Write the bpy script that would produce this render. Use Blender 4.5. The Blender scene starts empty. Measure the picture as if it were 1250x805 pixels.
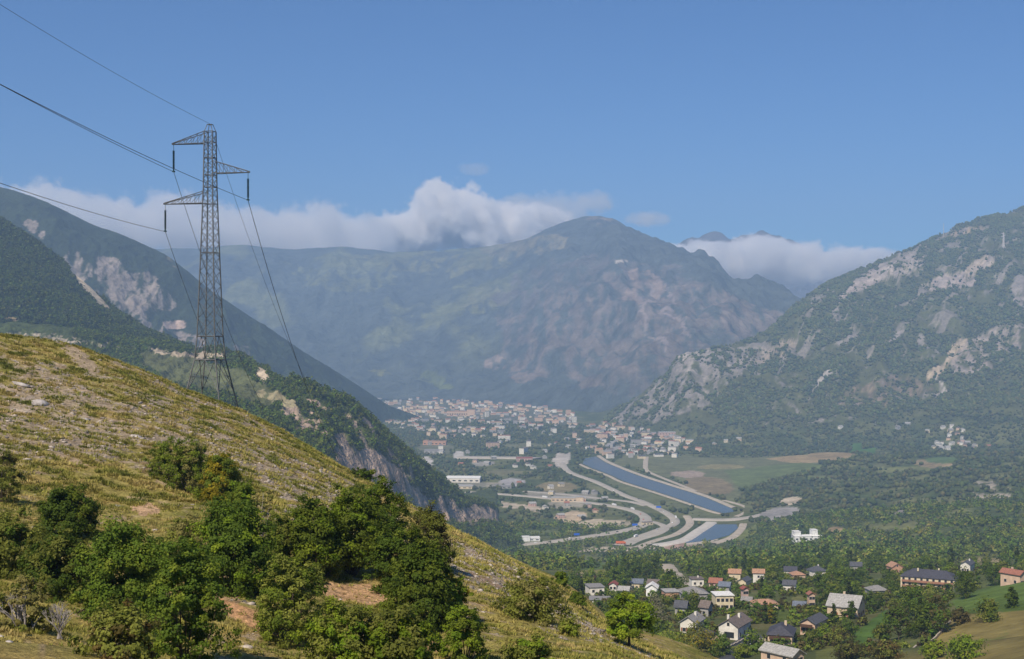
import bpy, bmesh, math, random
import numpy as np
from mathutils import Vector, Matrix

random.seed(7); RNG = np.random.default_rng(11)
S = bpy.context.scene
COL = S.collection
F = 1717.0            # focal length in photo pixels
CX, CY = 625.0, 402.5
H = 330.0             # camera height above the valley floor
R = math.radians

# ------------------------------------------------------------------ camera
cam = bpy.data.cameras.new('camera'); camo = bpy.data.objects.new('camera', cam); COL.objects.link(camo)
camo.location = (0, 0, H); camo.rotation_euler = (R(90), 0, 0)
cam.sensor_width = 36; cam.lens = F / 1250 * 36
cam.clip_start = 0.5; cam.clip_end = 80000
S.camera = camo
# ------------------------------------------------------------------ light
SUN_EL, SUN_AZ = 48.0, 206.0         # azimuth: 0 = +Y (view direction), clockwise; 206 = behind, to the left
w = bpy.data.worlds.new('World'); S.world = w; w.use_nodes = True
nt = w.node_tree; bg = nt.nodes['Background']
sky = nt.nodes.new('ShaderNodeTexSky'); sky.sky_type = 'NISHITA'; sky.sun_disc = False
sky.sun_elevation = R(SUN_EL); sky.sun_rotation = R(SUN_AZ); sky.altitude = 1200
sky.air_density = 1.0; sky.dust_density = 0.2; sky.ozone_density = 6.0
tn_ = nt.nodes.new('ShaderNodeVectorMath'); tn_.operation = 'MULTIPLY'; tn_.inputs[1].default_value = (0.50, 0.80, 1.08)
nt.links.new(sky.outputs[0], tn_.inputs[0]); nt.links.new(tn_.outputs[0], bg.inputs[0]); bg.inputs[1].default_value = 0.075
sl = bpy.data.lights.new('sun', 'SUN'); so = bpy.data.objects.new('sun', sl); COL.objects.link(so)
sl.energy = 5.0; sl.angle = R(0.5); sl.color = (1.0, 0.89, 0.74)
az = R(SUN_AZ)
sd = Vector((math.sin(az) * math.cos(R(SUN_EL)), math.cos(az) * math.cos(R(SUN_EL)), math.sin(R(SUN_EL))))
so.rotation_euler = sd.to_track_quat('Z', 'Y').to_euler(); so.location = sd * 500 + Vector((0, 0, 330))
S.view_settings.view_transform = 'Standard'; S.view_settings.look = 'None'
S.view_settings.exposure = 0.15; S.view_settings.gamma = 1
S.cycles.use_denoising = True
S.cycles.max_bounces = 14; S.cycles.diffuse_bounces = 3; S.cycles.volume_bounces = 12; S.cycles.volume_max_steps = 256
S.cycles.transparent_max_bounces = 8
HAZE = 1.03e-4

# ------------------------------------------------------------------ helpers
def tag(o, label=None, cat=None, group=None, kind=None):
    if label: o['label'] = label
    if cat: o['category'] = cat
    if group: o['group'] = group
    if kind: o['kind'] = kind
    return o
def empty(name, loc, rz=0):
    o = bpy.data.objects.new(name, None); COL.objects.link(o)
    o.location = loc; o.rotation_euler = (0, 0, rz); o.empty_display_size = 1
    return o
def link(name, me, parent=None, loc=None):
    o = bpy.data.objects.new(name, me); COL.objects.link(o)
    if parent: o.parent = parent
    if loc is not None: o.location = loc
    return o
def copy_tree(o, parent=None):
    c = o.copy(); COL.objects.link(c); c.parent = parent
    for ch in o.children: copy_tree(ch, c)
    return c
def mesh_np(name, V, Fc, mat=None, col=None, smooth=False, mi=None):
    """V (n,3); Fc (m,k) ints; col (n,3) point colours"""
    V = np.asarray(V, np.float32); Fc = np.asarray(Fc, np.int32); k = Fc.shape[1]
    me = bpy.data.meshes.new(name)
    me.vertices.add(len(V)); me.vertices.foreach_set('co', V.ravel())
    me.loops.add(Fc.size); me.loops.foreach_set('vertex_index', Fc.ravel())
    me.polygons.add(len(Fc)); me.polygons.foreach_set('loop_start', np.arange(0, Fc.size, k, dtype=np.int32))
    me.polygons.foreach_set('loop_total', np.full(len(Fc), k, np.int32))
    if mi is not None: me.polygons.foreach_set('material_index', np.asarray(mi, np.int32))
    me.update(calc_edges=True)
    if smooth: me.polygons.foreach_set('use_smooth', np.ones(len(Fc), bool))
    if col is not None:
        a = me.color_attributes.new('tint', 'FLOAT_COLOR', 'POINT')
        c4 = np.ones((len(V), 4), np.float32); c4[:, :3] = col
        a.data.foreach_set('color', c4.ravel())
    for m in (mat if isinstance(mat, (list, tuple)) else [mat]):
        if m: me.materials.append(m)
    return me
class MB:
    """collects boxes, bars and prisms into one mesh"""
    def __init__(s): s.bm = bmesh.new()
    def box(s, cx, cy, cz, sx, sy, sz, rz=0):
        M = Matrix.Translation((cx, cy, cz)) @ Matrix.Rotation(rz, 4, 'Z') @ Matrix.Diagonal((sx, sy, sz, 1))
        bmesh.ops.create_cube(s.bm, size=1, matrix=M); return s
    def bar(s, a, b, r, n=4, r2=None):
        a = Vector(a); b = Vector(b); d = b - a
        if d.length < 1e-6: return s
        M = Matrix.Translation((a + b) / 2) @ d.to_track_quat('Z', 'Y').to_matrix().to_4x4()
        bmesh.ops.create_cone(s.bm, cap_ends=True, segments=n, radius1=r, radius2=r if r2 is None else r2, depth=d.length, matrix=M); return s
    def poly(s, pts):
        vs = [s.bm.verts.new(p) for p in pts]; s.bm.faces.new(vs); return s
    def prism(s, pts, off):
        off = Vector(off); a = [s.bm.verts.new(p) for p in pts]; b = [s.bm.verts.new(Vector(p) + off) for p in pts]
        s.bm.faces.new(a); s.bm.faces.new(b[::-1]); n = len(pts)
        for i in range(n): s.bm.faces.new((a[i], b[i], b[(i + 1) % n], a[(i + 1) % n]))
        return s
    def mesh(s, name, mat):
        bmesh.ops.recalc_face_normals(s.bm, faces=s.bm.faces)
        me = bpy.data.meshes.new(name); s.bm.to_mesh(me); s.bm.free()
        if mat: me.materials.append(mat)
        return me
    def build(s, name, mat, parent=None): return link(name, s.mesh(name, mat), parent)

# gradient noise
_P = np.random.default_rng(3).permutation(256); _P = np.concatenate([_P, _P, _P])
_G = np.array([[math.cos(a), math.sin(a)] for a in np.linspace(0, 2 * math.pi, 32, endpoint=False)])
def perlin(x, y):
    xi = np.floor(x).astype(int); yi = np.floor(y).astype(int); xf = x - xi; yf = y - yi
    xi &= 255; yi &= 255
    u = xf * xf * xf * (xf * (xf * 6 - 15) + 10); v = yf * yf * yf * (yf * (yf * 6 - 15) + 10)
    def g(ix, iy, dx, dy):
        h = _P[_P[ix] + iy] & 31; return _G[h, 0] * dx + _G[h, 1] * dy
    a = g(xi, yi, xf, yf); b = g(xi + 1, yi, xf - 1, yf); c = g(xi, yi + 1, xf, yf - 1); d = g(xi + 1, yi + 1, xf - 1, yf - 1)
    return ((a + (b - a) * u) + ((c + (d - c) * u) - (a + (b - a) * u)) * v) * 1.5
def fbm(x, y, o=5, g=0.5):
    s = 0; a = 1; t = 0
    for i in range(o): s = s + a * perlin(x * 2 ** i + 17.3 * i, y * 2 ** i - 9.1 * i); t += a; a *= g
    return s / t * 1.4
def ridged(x, y, o=4, g=0.5):
    s = 0; a = 1; t = 0
    for i in range(o): s = s + a * (1 - 2 * np.abs(perlin(x * 2 ** i + 7.7 * i, y * 2 ** i + 3.1 * i))); t += a; a *= g
    return s / t
def sstep(a, b, x): t = np.clip((x - a) / (b - a), 0, 1); return t * t * (3 - 2 * t)
def in_poly(px, py, poly):
    r = np.zeros(np.shape(px), bool); n = len(poly); j = n - 1
    for i in range(n):
        xi, yi = poly[i]; xj, yj = poly[j]
        c = ((yi > py) != (yj > py)) & (px < (xj - xi) * (py - yi) / ((yj - yi) or 1e-9) + xi); r ^= c; j = i
    return r
def P3(px, py, d): return Vector(((px - CX) / F * d, d, H - (py - CY) / F * d))
def fl(px, py, z=0.0):
    d = (H - z) * F / (py - CY); return Vector(((px - CX) / F * d, d, z))

# ------------------------------------------------------------------ materials
def newmat(name):
    m = bpy.data.materials.new(name); m.use_nodes = True
    b = m.node_tree.nodes['Principled BSDF']; b.inputs['Specular IOR Level'].default_value = 0.2
    return m, m.node_tree, b
def N(nt, t, **k):
    n = nt.nodes.new(t)
    for a, v in k.items(): setattr(n, a, v)
    return n
def noise_mul(nt, col_out, scales, lo=0.6, hi=1.4, stretch=None):
    """multiply a colour by procedural noise in object space"""
    tc = N(nt, 'ShaderNodeTexCoord'); src = tc.outputs['Object']
    if stretch:
        mp = N(nt, 'ShaderNodeMapping'); mp.inputs['Scale'].default_value = stretch[0]; mp.inputs['Rotation'].default_value = stretch[1]
        nt.links.new(src, mp.inputs[0]); src = mp.outputs[0]
    out = col_out; last = None
    for sc in scales:
        n = N(nt, 'ShaderNodeTexNoise'); n.inputs['Scale'].default_value = sc; n.inputs['Detail'].default_value = 4
        n.inputs['Roughness'].default_value = 0.65
        nt.links.new(src, n.inputs['Vector'])
        mr = N(nt, 'ShaderNodeMapRange'); mr.inputs[1].default_value = 0.3; mr.inputs[2].default_value = 0.7
        mr.inputs[3].default_value = lo; mr.inputs[4].default_value = hi
        nt.links.new(n.outputs[0], mr.inputs[0])
        mx = N(nt, 'ShaderNodeVectorMath', operation='MULTIPLY')
        nt.links.new(out, mx.inputs[0]); nt.links.new(mr.outputs[0], mx.inputs[1]); out = mx.outputs[0]; last = n
    return out, last
def terrain_mat(name, scales, lo=0.6, hi=1.4, bump=0.0, stretch=None, rough=0.95):
    m, nt, b = newmat(name)
    a = N(nt, 'ShaderNodeAttribute', attribute_name='tint')
    o, n = noise_mul(nt, a.outputs['Color'], scales, lo, hi, stretch)
    nt.links.new(o, b.inputs['Base Color']); b.inputs['Roughness'].default_value = rough; b.inputs['Specular IOR Level'].default_value = 0.05
    if bump:
        bp = N(nt, 'ShaderNodeBump'); bp.inputs['Distance'].default_value = bump; bp.inputs['Strength'].default_value = 1
        nt.links.new(n.outputs[0], bp.inputs['Height']); nt.links.new(bp.outputs[0], b.inputs['Normal'])
    return m
def leaf_mat(name, transl=0.45):
    m, nt, b = newmat(name)
    a = N(nt, 'ShaderNodeAttribute', attribute_name='tint')
    hs = N(nt, 'ShaderNodeHueSaturation'); oi = N(nt, 'ShaderNodeObjectInfo')
    mr = N(nt, 'ShaderNodeMapRange'); mr.inputs[3].default_value = 0.75; mr.inputs[4].default_value = 1.25
    nt.links.new(oi.outputs['Random'], mr.inputs[0]); nt.links.new(mr.outputs[0], hs.inputs['Value'])
    nt.links.new(a.outputs['Color'], hs.inputs['Color'])
    b.inputs['Roughness'].default_value = 0.7; b.inputs['Specular IOR Level'].default_value = 0.15
    nt.links.new(hs.outputs[0], b.inputs['Base Color'])
    tr = N(nt, 'ShaderNodeBsdfTranslucent'); nt.links.new(hs.outputs[0], tr.inputs[0])
    mx = N(nt, 'ShaderNodeMixShader'); mx.inputs[0].default_value = transl
    nt.links.new(b.outputs[0], mx.inputs[1]); nt.links.new(tr.outputs[0], mx.inputs[2])
    nt.links.new(mx.outputs[0], nt.nodes['Material Output'].inputs[0])
    return m
_pm = {}
def paint(name, rgb, rough=0.8, metal=0, var=0.12, scale=0.6):
    """plain surface with slight procedural wear"""
    if name in _pm: return _pm[name]
    m, nt, b = newmat(name)
    c = N(nt, 'ShaderNodeRGB'); c.outputs[0].default_value = (*rgb, 1)
    o, n = noise_mul(nt, c.outputs[0], [scale], 1 - var, 1 + var)
    nt.links.new(o, b.inputs['Base Color']); b.inputs['Roughness'].default_value = rough; b.inputs['Metallic'].default_value = metal
    _pm[name] = m; return m
M_ground = terrain_mat('hillside_turf', [1.3, 5.0], 0.55, 1.45, bump=0.25)
M_valley = terrain_mat('valley_ground', [0.02, 0.09], 0.7, 1.3, bump=2.0)
M_mount = terrain_mat('mountain_slope', [0.012, 0.05], 0.65, 1.35, bump=12.0)
M_far = terrain_mat('far_mountain_slope', [0.006, 0.02], 0.7, 1.3, bump=25.0)
M_leaf = leaf_mat('leaves'); M_wood = leaf_mat('far_foliage', 0.15)
M_bark = paint('bark', (0.09, 0.07, 0.05), 0.9, var=0.4, scale=3)
M_deadwood = paint('bleached_wood', (0.32, 0.29, 0.27), 0.9, var=0.3, scale=3)
M_rock = terrain_mat('rock', [0.8, 4.0], 0.7, 1.3, bump=0.1)
M_grass = leaf_mat('grass_blades', 0.3)

# ------------------------------------------------------------------ terrain sheets
class Sheet:
    def __init__(s, px0, px1, step, lines, seg, disp=None, pw=None, smooth=6):
        s.px = np.arange(px0, px1 + step, step); nu = len(s.px)
        K = []
        for L in lines:
            if callable(L): K.append(L(K)); continue
            x = [p[0] for p in L]; d = np.interp(s.px, x, [p[2] for p in L])
            z = np.array([p[3] if len(p) > 3 else H - (p[1] - CY) / F * p[2] for p in L])
            py = [CY + (H - zz) / p[2] * F for zz, p in zip(z, L)]
            pyi = np.interp(s.px, x, py); K.append((d, H - (pyi - CY) / F * d))
        rows_d = []; rows_z = []; vv = []
        for k in range(len(K) - 1):
            p = pw[k] if pw else 1
            for i in range(seg[k]):
                t = i / seg[k]; rows_d.append(K[k][0] + (K[k + 1][0] - K[k][0]) * t)
                rows_z.append(K[k][1] + (K[k + 1][1] - K[k][1]) * t ** p); vv.append(k + t)
        rows_d.append(K[-1][0]); rows_z.append(K[-1][1]); vv.append(len(K) - 1)
        D = np.array(rows_d); Z = np.array(rows_z); s.v = np.array(vv); s.crest = None
        Z0 = Z.copy(); crest = len(K) - 2 if s.v[-1] else 0
        for _ in range(smooth):
            Zs = Z.copy(); Zs[1:-1] = (Z[:-2] + 2 * Z[1:-1] + Z[2:]) / 4; Z = Zs
        s.PX = np.tile(s.px, (len(D), 1)); s.VV = np.tile(s.v[:, None], (1, nu))
        X = (s.PX - CX) / F * D
        if disp is not None: Z = Z + disp(X, D, s.VV, s.PX)
        s.X, s.D, s.Z = X, D, Z; s.PY = CY + (H - Z) / D * F
        s.nv, s.nu = D.shape
    def vis(s):
        m = np.minimum.accumulate(s.PY, axis=0); return s.PY <= m + 0.8
    def obj(s, name, mat, col):
        idx = np.arange(s.nv * s.nu).reshape(s.nv, s.nu)
        f = np.stack([idx[:-1, :-1], idx[:-1, 1:], idx[1:, 1:], idx[1:, :-1]], -1).reshape(-1, 4)
        V = np.stack([s.X, s.D, s.Z], -1).reshape(-1, 3)
        me = mesh_np(name, V, f, mat, col.reshape(-1, 3), smooth=True)
        return tag(link(name, me), kind='structure')
    def at(s, px, py):
        """first ground point seen along that direction"""
        u = np.clip((px - s.px[0]) / (s.px[1] - s.px[0]), 0, s.nu - 1.001); i = int(u); t = u - i
        c = s.PY[:, i] * (1 - t) + s.PY[:, i + 1] * t; d = s.D[:, i] * (1 - t) + s.D[:, i + 1] * t
        below = np.nonzero(c <= py)[0]
        if len(below) == 0: j = int(np.argmin(c)); f = 0; j1 = j
        else:
            j1 = below[0]; j = max(j1 - 1, 0); f = 0 if j == j1 else (c[j] - py) / max(c[j] - c[j1], 1e-6)
        dd = d[j] + (d[j1] - d[j]) * f; pyy = c[j] + (c[j1] - c[j]) * f
        return P3(px, pyy, dd)
    def ground(s, px, d):
        u = np.clip((px - s.px[0]) / (s.px[1] - s.px[0]), 0, s.nu - 1.001); i = int(u); t = u - i
        dd = s.D[:, i] * (1 - t) + s.D[:, i + 1] * t; zz = s.Z[:, i] * (1 - t) + s.Z[:, i + 1] * t
        return float(np.interp(d, dd, zz))
    def zxy(s, x, y): return s.ground(CX + x / y * F, y)
    def scatter(s, n, weight):
        """n random surface points, area-weighted times weight (nv,nu); returns pos, (iv, iu)"""
        a = np.abs((s.X[:-1, 1:] - s.X[:-1, :-1]) * (s.D[1:, :-1] - s.D[:-1, :-1])) * weight[:-1, :-1]
        c = np.cumsum(a.ravel()); 
        if c[-1] <= 0: return np.zeros((0, 3)), (np.zeros(0, int), np.zeros(0, int))
        k = np.searchsorted(c, RNG.random(n) * c[-1]); k = np.clip(k, 0, a.size - 1)
        iv, iu = np.unravel_index(k, a.shape); tu = RNG.random(n); tv = RNG.random(n)
        def bl(A): return (A[iv, iu] * (1 - tu) + A[iv, iu + 1] * tu) * (1 - tv) + (A[iv + 1, iu] * (1 - tu) + A[iv + 1, iu + 1] * tu) * tv
        return np.stack([bl(s.X), bl(s.D), bl(s.Z)], -1), (iv, iu)

def mixc(c, rgb, m):
    m = m[..., None]; return c * (1 - m) + np.array(rgb) * m
def patches(c, PX, PY, X, Y, lst, wl=40.0, warp=5, base=None, soft=0.12, st=(2.2, 1.1)):
    """material areas (rock, meadow, sand...) with ragged edges; wl = wavelength of the raggedness in metres"""
    nx = fbm(X / wl, Y / wl, 4) * warp; ny = fbm(X / wl + 31, Y / wl + 57, 4) * warp * 0.5
    for poly, rgb, thr in lst:
        m = in_poly(PX + nx, PY + ny, poly).astype(float)
        if thr is not None: m = m * sstep(thr - soft, thr + soft, fbm(X / wl * st[0] + 5, Y / wl * st[1] + 9, 5, .62))
        c = mixc(c, rgb, m)
    return c
def ell(cx, cy, rx, ry, ang=0, n=14):
    a = R(ang); o = []
    for i in range(n):
        t = 2 * math.pi * i / n; x = rx * math.cos(t); y = ry * math.sin(t)
        o.append((cx + x * math.cos(a) - y * math.sin(a), cy + x * math.sin(a) + y * math.cos(a)))
    return o
FOREST = (0.060, 0.078, 0.024); SCRUB = (0.13, 0.135, 0.05); MEADOW = (0.13, 0.15, 0.05); ROCKC = (0.25, 0.22, 0.19)
SAND = (0.42, 0.35, 0.26); TAN = (0.26, 0.20, 0.11); GREENF = (0.07, 0.14, 0.03)

# ---- the hillside the camera stands on
def crest_fg(): return [(-300, 372, 175), (-100, 392, 175), (0, 408, 175), (60, 416, 177), (100, 426, 178), (165, 449, 180), (230, 475, 182), (300, 503, 180), (345, 525, 178), (390, 552, 173),
    (430, 577, 170), (480, 606, 165), (540, 640, 160), (580, 659, 155), (620, 682, 150), (680, 712, 145), (715, 738, 140), (745, 771, 130), (775, 789, 122), (800, 801, 116), (830, 815, 112), (900, 850, 105), (1100, 950, 90), (1500, 1150, 75)]
def fg_disp(X, Y, V, PX):
    m = sstep(0.6, 2, V) * (1 - sstep(5.6, 6.1, V) * 0.6)
    m = m * np.clip((Y - 40) / 90, .12, 1)
    z = fbm(X / 18, Y / 24, 3) * 0.9 * m + fbm(X / 4.5, Y / 5.5, 3) * 0.28 * m + fbm(X / 1.2, Y / 1.6, 3) * 0.10 * m
    return z
FG = Sheet(-300, 1500, 2.0, [
    [(-300, 0, 3, 327.6), (1500, 0, 3, 328.2)],
    [(-300, 800, 46), (0, 808, 48), (160, 822, 50), (260, 870, 50), (740, 870, 56), (800, 880, 58), (1500, 1300, 46)],
    [(-300, 720, 54), (0, 757, 54), (60, 771, 54), (120, 788, 54), (170, 805, 54), (250, 840, 55), (740, 845, 61), (800, 860, 63), (1500, 1250, 50)],
    [(-300, 790, 62), (0, 800, 62), (150, 812, 61), (250, 815, 62), (400, 806, 67), (740, 818, 68), (800, 835, 70), (1500, 1200, 54)],
    [(-300, 650, 80), (0, 690, 80), (200, 702, 82), (300, 712, 80), (420, 722, 85), (600, 745, 85), (740, 788, 82), (800, 816, 80), (1500, 1180, 58)],
    [(-300, 560, 112), (0, 590, 112), (150, 622, 108), (300, 645, 105), (450, 660, 108), (600, 708, 106), (740, 781, 100), (800, 810, 95), (1500, 1170, 64)],
    [(-300, 470, 145), (0, 497, 145), (150, 522, 145), (250, 552, 142), (400, 612, 138), (500, 655, 133), (600, 688, 130), (740, 776, 116), (800, 805, 106), (1500, 1160, 70)],
    crest_fg(),
    lambda K: (K[7][0] + 28, K[7][1] - 3.2 - 28 * 0.035),
    lambda K: (K[7][0] + 95, K[7][1] - 48),
    lambda K: (K[7][0] * 0 + 420, K[7][1] * 0 + 222)],
    [8, 8, 30, 70, 90, 90, 90, 40, 20, 12], fg_disp, smooth=5)
GY = (0.31, 0.26, 0.08)      # dry yellow-green turf
c = np.ones(FG.PX.shape + (3,)) * np.array(GY)
X, Y = FG.X, FG.D
# patches stretched across the slope (it falls to the right)
ax = (X * 0.9 - Y * 0.25); ay = (X * 0.35 + Y * 0.94)
n1 = fbm(ax / 16, ay / 7, 5, 0.6); n2 = fbm(ax / 3.0 + 40, ay / 1.4, 4, 0.65); n3 = fbm(X / 7 + 9, Y / 7, 4)
scree_area = sstep(1.0, 0.0, np.abs(FG.VV - 5.9) / 1.5) * 0.45 + 0.02
scree_area += np.where(in_poly(FG.PX, FG.PY, [(0, 560), (0, 455), (130, 425), (260, 480), (430, 590), (480, 640), (380, 650), (300, 560), (190, 540), (60, 560)]), 0.18, 0)
scree_area += np.where(in_poly(FG.PX, FG.PY, [(520, 650), (620, 680), (760, 790), (700, 790), (600, 735), (520, 690)]), 0.42, 0)
scree = sstep(0.02, 0.30, n1 * 0.55 + n2 * 0.7 + scree_area - 0.28)
scree = np.where(in_poly(FG.PX, FG.PY, [(0, 560), (150, 565), (200, 590), (330, 640), (200, 660), (0, 700)]), scree * 0.5, scree)
c = mixc(c, (0.19, 0.185, 0.045), sstep(0.0, 0.5, n3)); c = mixc(c, (0.38, 0.27, 0.10), sstep(0.1, 0.5, fbm(X / 5 + 77, Y / 5, 3)) * 0.7)
c = mixc(c, (0.36, 0.28, 0.205), scree * .85)
SOIL = np.zeros(scree.shape); c = mixc(c, (0.43, 0.36, 0.29), scree * sstep(0.15, 0.45, fbm(X / 1.7, Y / 1.7 + 5, 4)) * 0.8)
for (e, rgb) in [(ell(100, 440, 30, 9, 38), (0.40, 0.31, 0.22)), (ell(178, 622, 15, 8, 0), (0.55, 0.36, 0.22)), (ell(195, 575, 26, 10, 10), (0.24, 0.17, 0.08)),
                 (ell(272, 722, 16, 38, -25), (0.46, 0.32, 0.19)), (ell(305, 754, 44, 10, 25), (0.55, 0.31, 0.16)), (ell(434, 724, 44, 13, 5), (0.55, 0.34, 0.19)),
                 (ell(524, 784, 26, 8, 35), (0.50, 0.31, 0.15)), (ell(600, 712, 30, 4, 25), (0.36, 0.25, 0.16))]:
    wx = fbm(X / 1.5, Y / 1.5, 4) * 12
    m_ = in_poly(FG.PX + wx, FG.PY + wx * 0.6, e).astype(float); c = mixc(c, rgb, m_ * 0.9); SOIL = np.maximum(SOIL, m_)
bare = sstep(.28, .5, fbm(ax / 5 + 3, ay / 2.2 + 60, 5, .6)); c = mixc(c, (0.42, 0.31, 0.205), bare * .8); FGbare = np.maximum(bare, SOIL * 1.1)
hill = FG.obj('hillside', M_ground, c)
FG_scree = scree

# ---- valley, village terrace and right-hand mountain
def crest_r(): return [(-100, 480, 7500), (380, 486, 7000), (600, 489.5, 6510), (690, 494, 6190), (715, 508, 5370), (735, 514, 5000), (760, 500, 5000), (785, 486, 4950), (800, 474, 4900), (815, 455, 4850), (826, 440, 4800), (840, 431, 4800), (870, 425, 4850), (900, 420, 4900), (930, 409, 5050),
    (950, 395, 5150), (970, 374, 5250), (1000, 352, 5400), (1025, 341, 5500), (1060, 327, 5600), (1085, 315, 5700), (1100, 308, 5750), (1150, 287, 5900), (1190, 269, 6000), (1250, 253, 6100), (1400, 225, 6300), (1600, 240, 6500)]
def rt_disp(X, Y, V, PX):
    mt = sstep(8.9, 10.2, V) * (1 - 0.85 * sstep(10.6, 11.0, V)) * sstep(715, 800, PX)
    z = (ridged(X / 480, Y / 900, 5, 0.58) * 105 + fbm(X / 150, Y / 260, 4) * 26) * mt
    z += fbm(X / 60, Y / 60, 3) * 9 * sstep(9, 9.6, V) * sstep(735, 800, PX)
    mid = sstep(930, 1050, PX) * sstep(1300, 1700, Y) * (1 - sstep(3000, 3900, Y))
    z += (fbm(X / 260, Y / 260, 4) * 22) * mid
    near = (1 - sstep(1300, 1900, Y)) * sstep(380, 460, Y)
    z += fbm(X / 120, Y / 120, 3) * 5 * near
    return z
pxs = [-100, 600]
RT = Sheet(-100, 1600, 2.5, [
    [(-100, 0, 290, 210), (700, 0, 290, 216), (900, 0, 290, 240), (1250, 0, 290, 262), (1600, 0, 290, 275)],
    [(-100, 805, 440), (900, 805, 430), (1000, 805, 420), (1100, 805, 400), (1170, 800, 380), (1250, 790, 370), (1600, 780, 350)],
    [(-100, 750, 570), (1050, 750, 570), (1120, 756, 500), (1180, 752, 460), (1250, 742, 450), (1600, 730, 420)],
    [(-100, 720, 760), (1050, 722, 740), (1150, 724, 690), (1250, 711, 600), (1600, 700, 560)],
    [(-100, 700, 1020), (900, 700, 1020), (1150, 703, 950), (1250, 701, 900), (1600, 690, 860)],
    [(-100, 688, 1340), (860, 688, 1340), (1000, 680, 1420), (1250, 679, 1320), (1600, 670, 1300)],
    [(-100, 0, 1700, 30), (900, 0, 1750, 30), (1000, 662, 1850), (1100, 652, 1880), (1250, 642, 1880), (1600, 630, 1900)],
    [(-100, 0, 2080, 0), (900, 0, 2100, 0), (1000, 632, 2350), (1100, 618, 2350), (1250, 603, 2350), (1600, 590, 2350)],
    [(-100, 0, 3200, 0), (940, 0, 3200, 0), (1000, 580, 3080), (1100, 573, 3000), (1250, 566, 2900), (1600, 550, 2900)],
    [(-100, 0, 4600, 0), (600, 0, 4600, 0), (735, 0, 4700, 0), (800, 0, 4370, 0), (850, 0, 4000, 0), (950, 546, 3920), (1100, 541, 3900), (1250, 553, 3500), (1600, 540, 3500)],
    [(-100, 0, 5600, 0), (600, 0, 5400, 0), (735, 0, 4850, 0), (800, 518, 4560), (850, 514, 4350), (950, 505, 4400), (1100, 488, 4450), (1250, 474, 4450), (1600, 450, 4450)],
    crest_r(),
    lambda K: (K[11][0] + 250, np.maximum(K[11][1] - 60 * sstep(735, 830, np.arange(-100, 1602.5, 2.5)), 0)),
    lambda K: (K[11][0] + 2000, K[11][1] * 0.2)],
    [4, 40, 45, 45, 45, 50, 50, 70, 60, 50, 150, 10, 8], rt_disp, smooth=8)
PX, PY, X, Y = RT.PX, RT.PY, RT.X, RT.D
c = np.ones(PX.shape + (3,)) * np.array(SCRUB)
nA = fbm(X / 90, Y / 90, 5); nB = fbm(X / 300 + 4, Y / 300, 4)
c = mixc(c, FOREST, sstep(-0.35, 0.15, nA + nB * 0.6))
mt = sstep(9.0, 9.7, RT.VV) * sstep(715, 760, PX)
c = mixc(c, (0.085, 0.090, 0.030), mt)
VILLAGE = (1 - sstep(1050, 1250, Y))
c = mixc(c, (0.085, 0.10, 0.035), VILLAGE * 0.95); c = mixc(c, (0.13, 0.12, 0.05), VILLAGE * sstep(.1, .5, fbm(X / 25, Y / 25, 4)))  # village ground tone darkened to stand for hedges and shade between the trees
# rocks on the right-hand mountain
rocky = [
    ([(735, 516), (800, 470), (826, 438), (860, 424), (950, 418), (975, 424), (960, 440), (900, 455), (880, 480), (850, 500), (800, 512), (760, 520)], ROCKC, 0.0),
    (ell(845, 440, 32, 12, -10), (0.34, 0.30, 0.26), -0.05), (ell(910, 440, 65, 12, -12), ROCKC, 0.0), (ell(945, 430, 32, 9, -25), (0.33, 0.27, 0.20), -0.2), (ell(808, 500, 22, 14, -35), ROCKC, 0.05),
    (ell(1055, 345, 40, 9, -30), (0.36, 0.30, 0.26), -0.35), (ell(1100, 326, 34, 14, -18), (0.34, 0.29, 0.25), -0.12), (ell(1160, 343, 38, 10, -6), (0.35, 0.29, 0.25), -0.3),
    (ell(1195, 327, 20, 8, -35), (0.38, 0.31, 0.24), -0.3), (ell(1180, 285, 22, 6, -15), (0.32, 0.24, 0.16), -0.1), (ell(1000, 362, 20, 5, -25), ROCKC, 0.0), (ell(1055, 330, 18, 6, -60), ROCKC, 0.1),
    (ell(1160, 438, 34, 8, -52), (0.40, 0.32, 0.22), -0.25), (ell(1210, 425, 55, 24, -30), (0.30, 0.25, 0.21), 0.0), (ell(1245, 360, 12, 26, 0), ROCKC, -0.2), (ell(1035, 415, 14, 4, -35), ROCKC, -0.3),
    (ell(1090, 413, 22, 3, -30), (0.38, 0.33, 0.29), -0.5), (ell(1130, 420, 12, 8, 30), ROCKC, 0.0), (ell(1004, 462, 14, 4, -45), (0.38, 0.34, 0.30), -0.4), (ell(1080, 478, 60, 16, -10), (0.20, 0.15, 0.10), 0.0),
    (ell(985, 500, 60, 20, -10), ROCKC, 0.32), (ell(1100, 450, 150, 70, -20), ROCKC, 0.44), (ell(1150, 330, 150, 50, -25), ROCKC, 0.42), (ell(1147, 475, 3, 14, 0), (0.40, 0.36, 0.32), -0.8),
    (ell(1022, 385, 7, 12, 20), ROCKC, -0.2), (ell(920, 480, 100, 30, 0), ROCKC, 0.40)]
c = patches(c, PX, PY, X, Y, [(p, rgb, t) for p, rgb, t in rocky], wl=95, warp=12, soft=.2, st=(3.2, 1.6))
rn = fbm((X * .7 + Y * .7) / 230, (X * .7 - Y * .7) / 42, 5, .6) + .35 * fbm(X / 350 + 3, Y / 500, 3)
rw = sstep(.26, .46, rn + .10 * sstep(1040, 1200, PX) - .35 * (1 - sstep(9.9, 10.4, RT.VV)) + .12 * in_poly(PX, PY, [(735, 520), (826, 430), (975, 415), (960, 450), (850, 510)])) * mt
c = mixc(c, (0.24, 0.21, 0.18), rw * .8)
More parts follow.
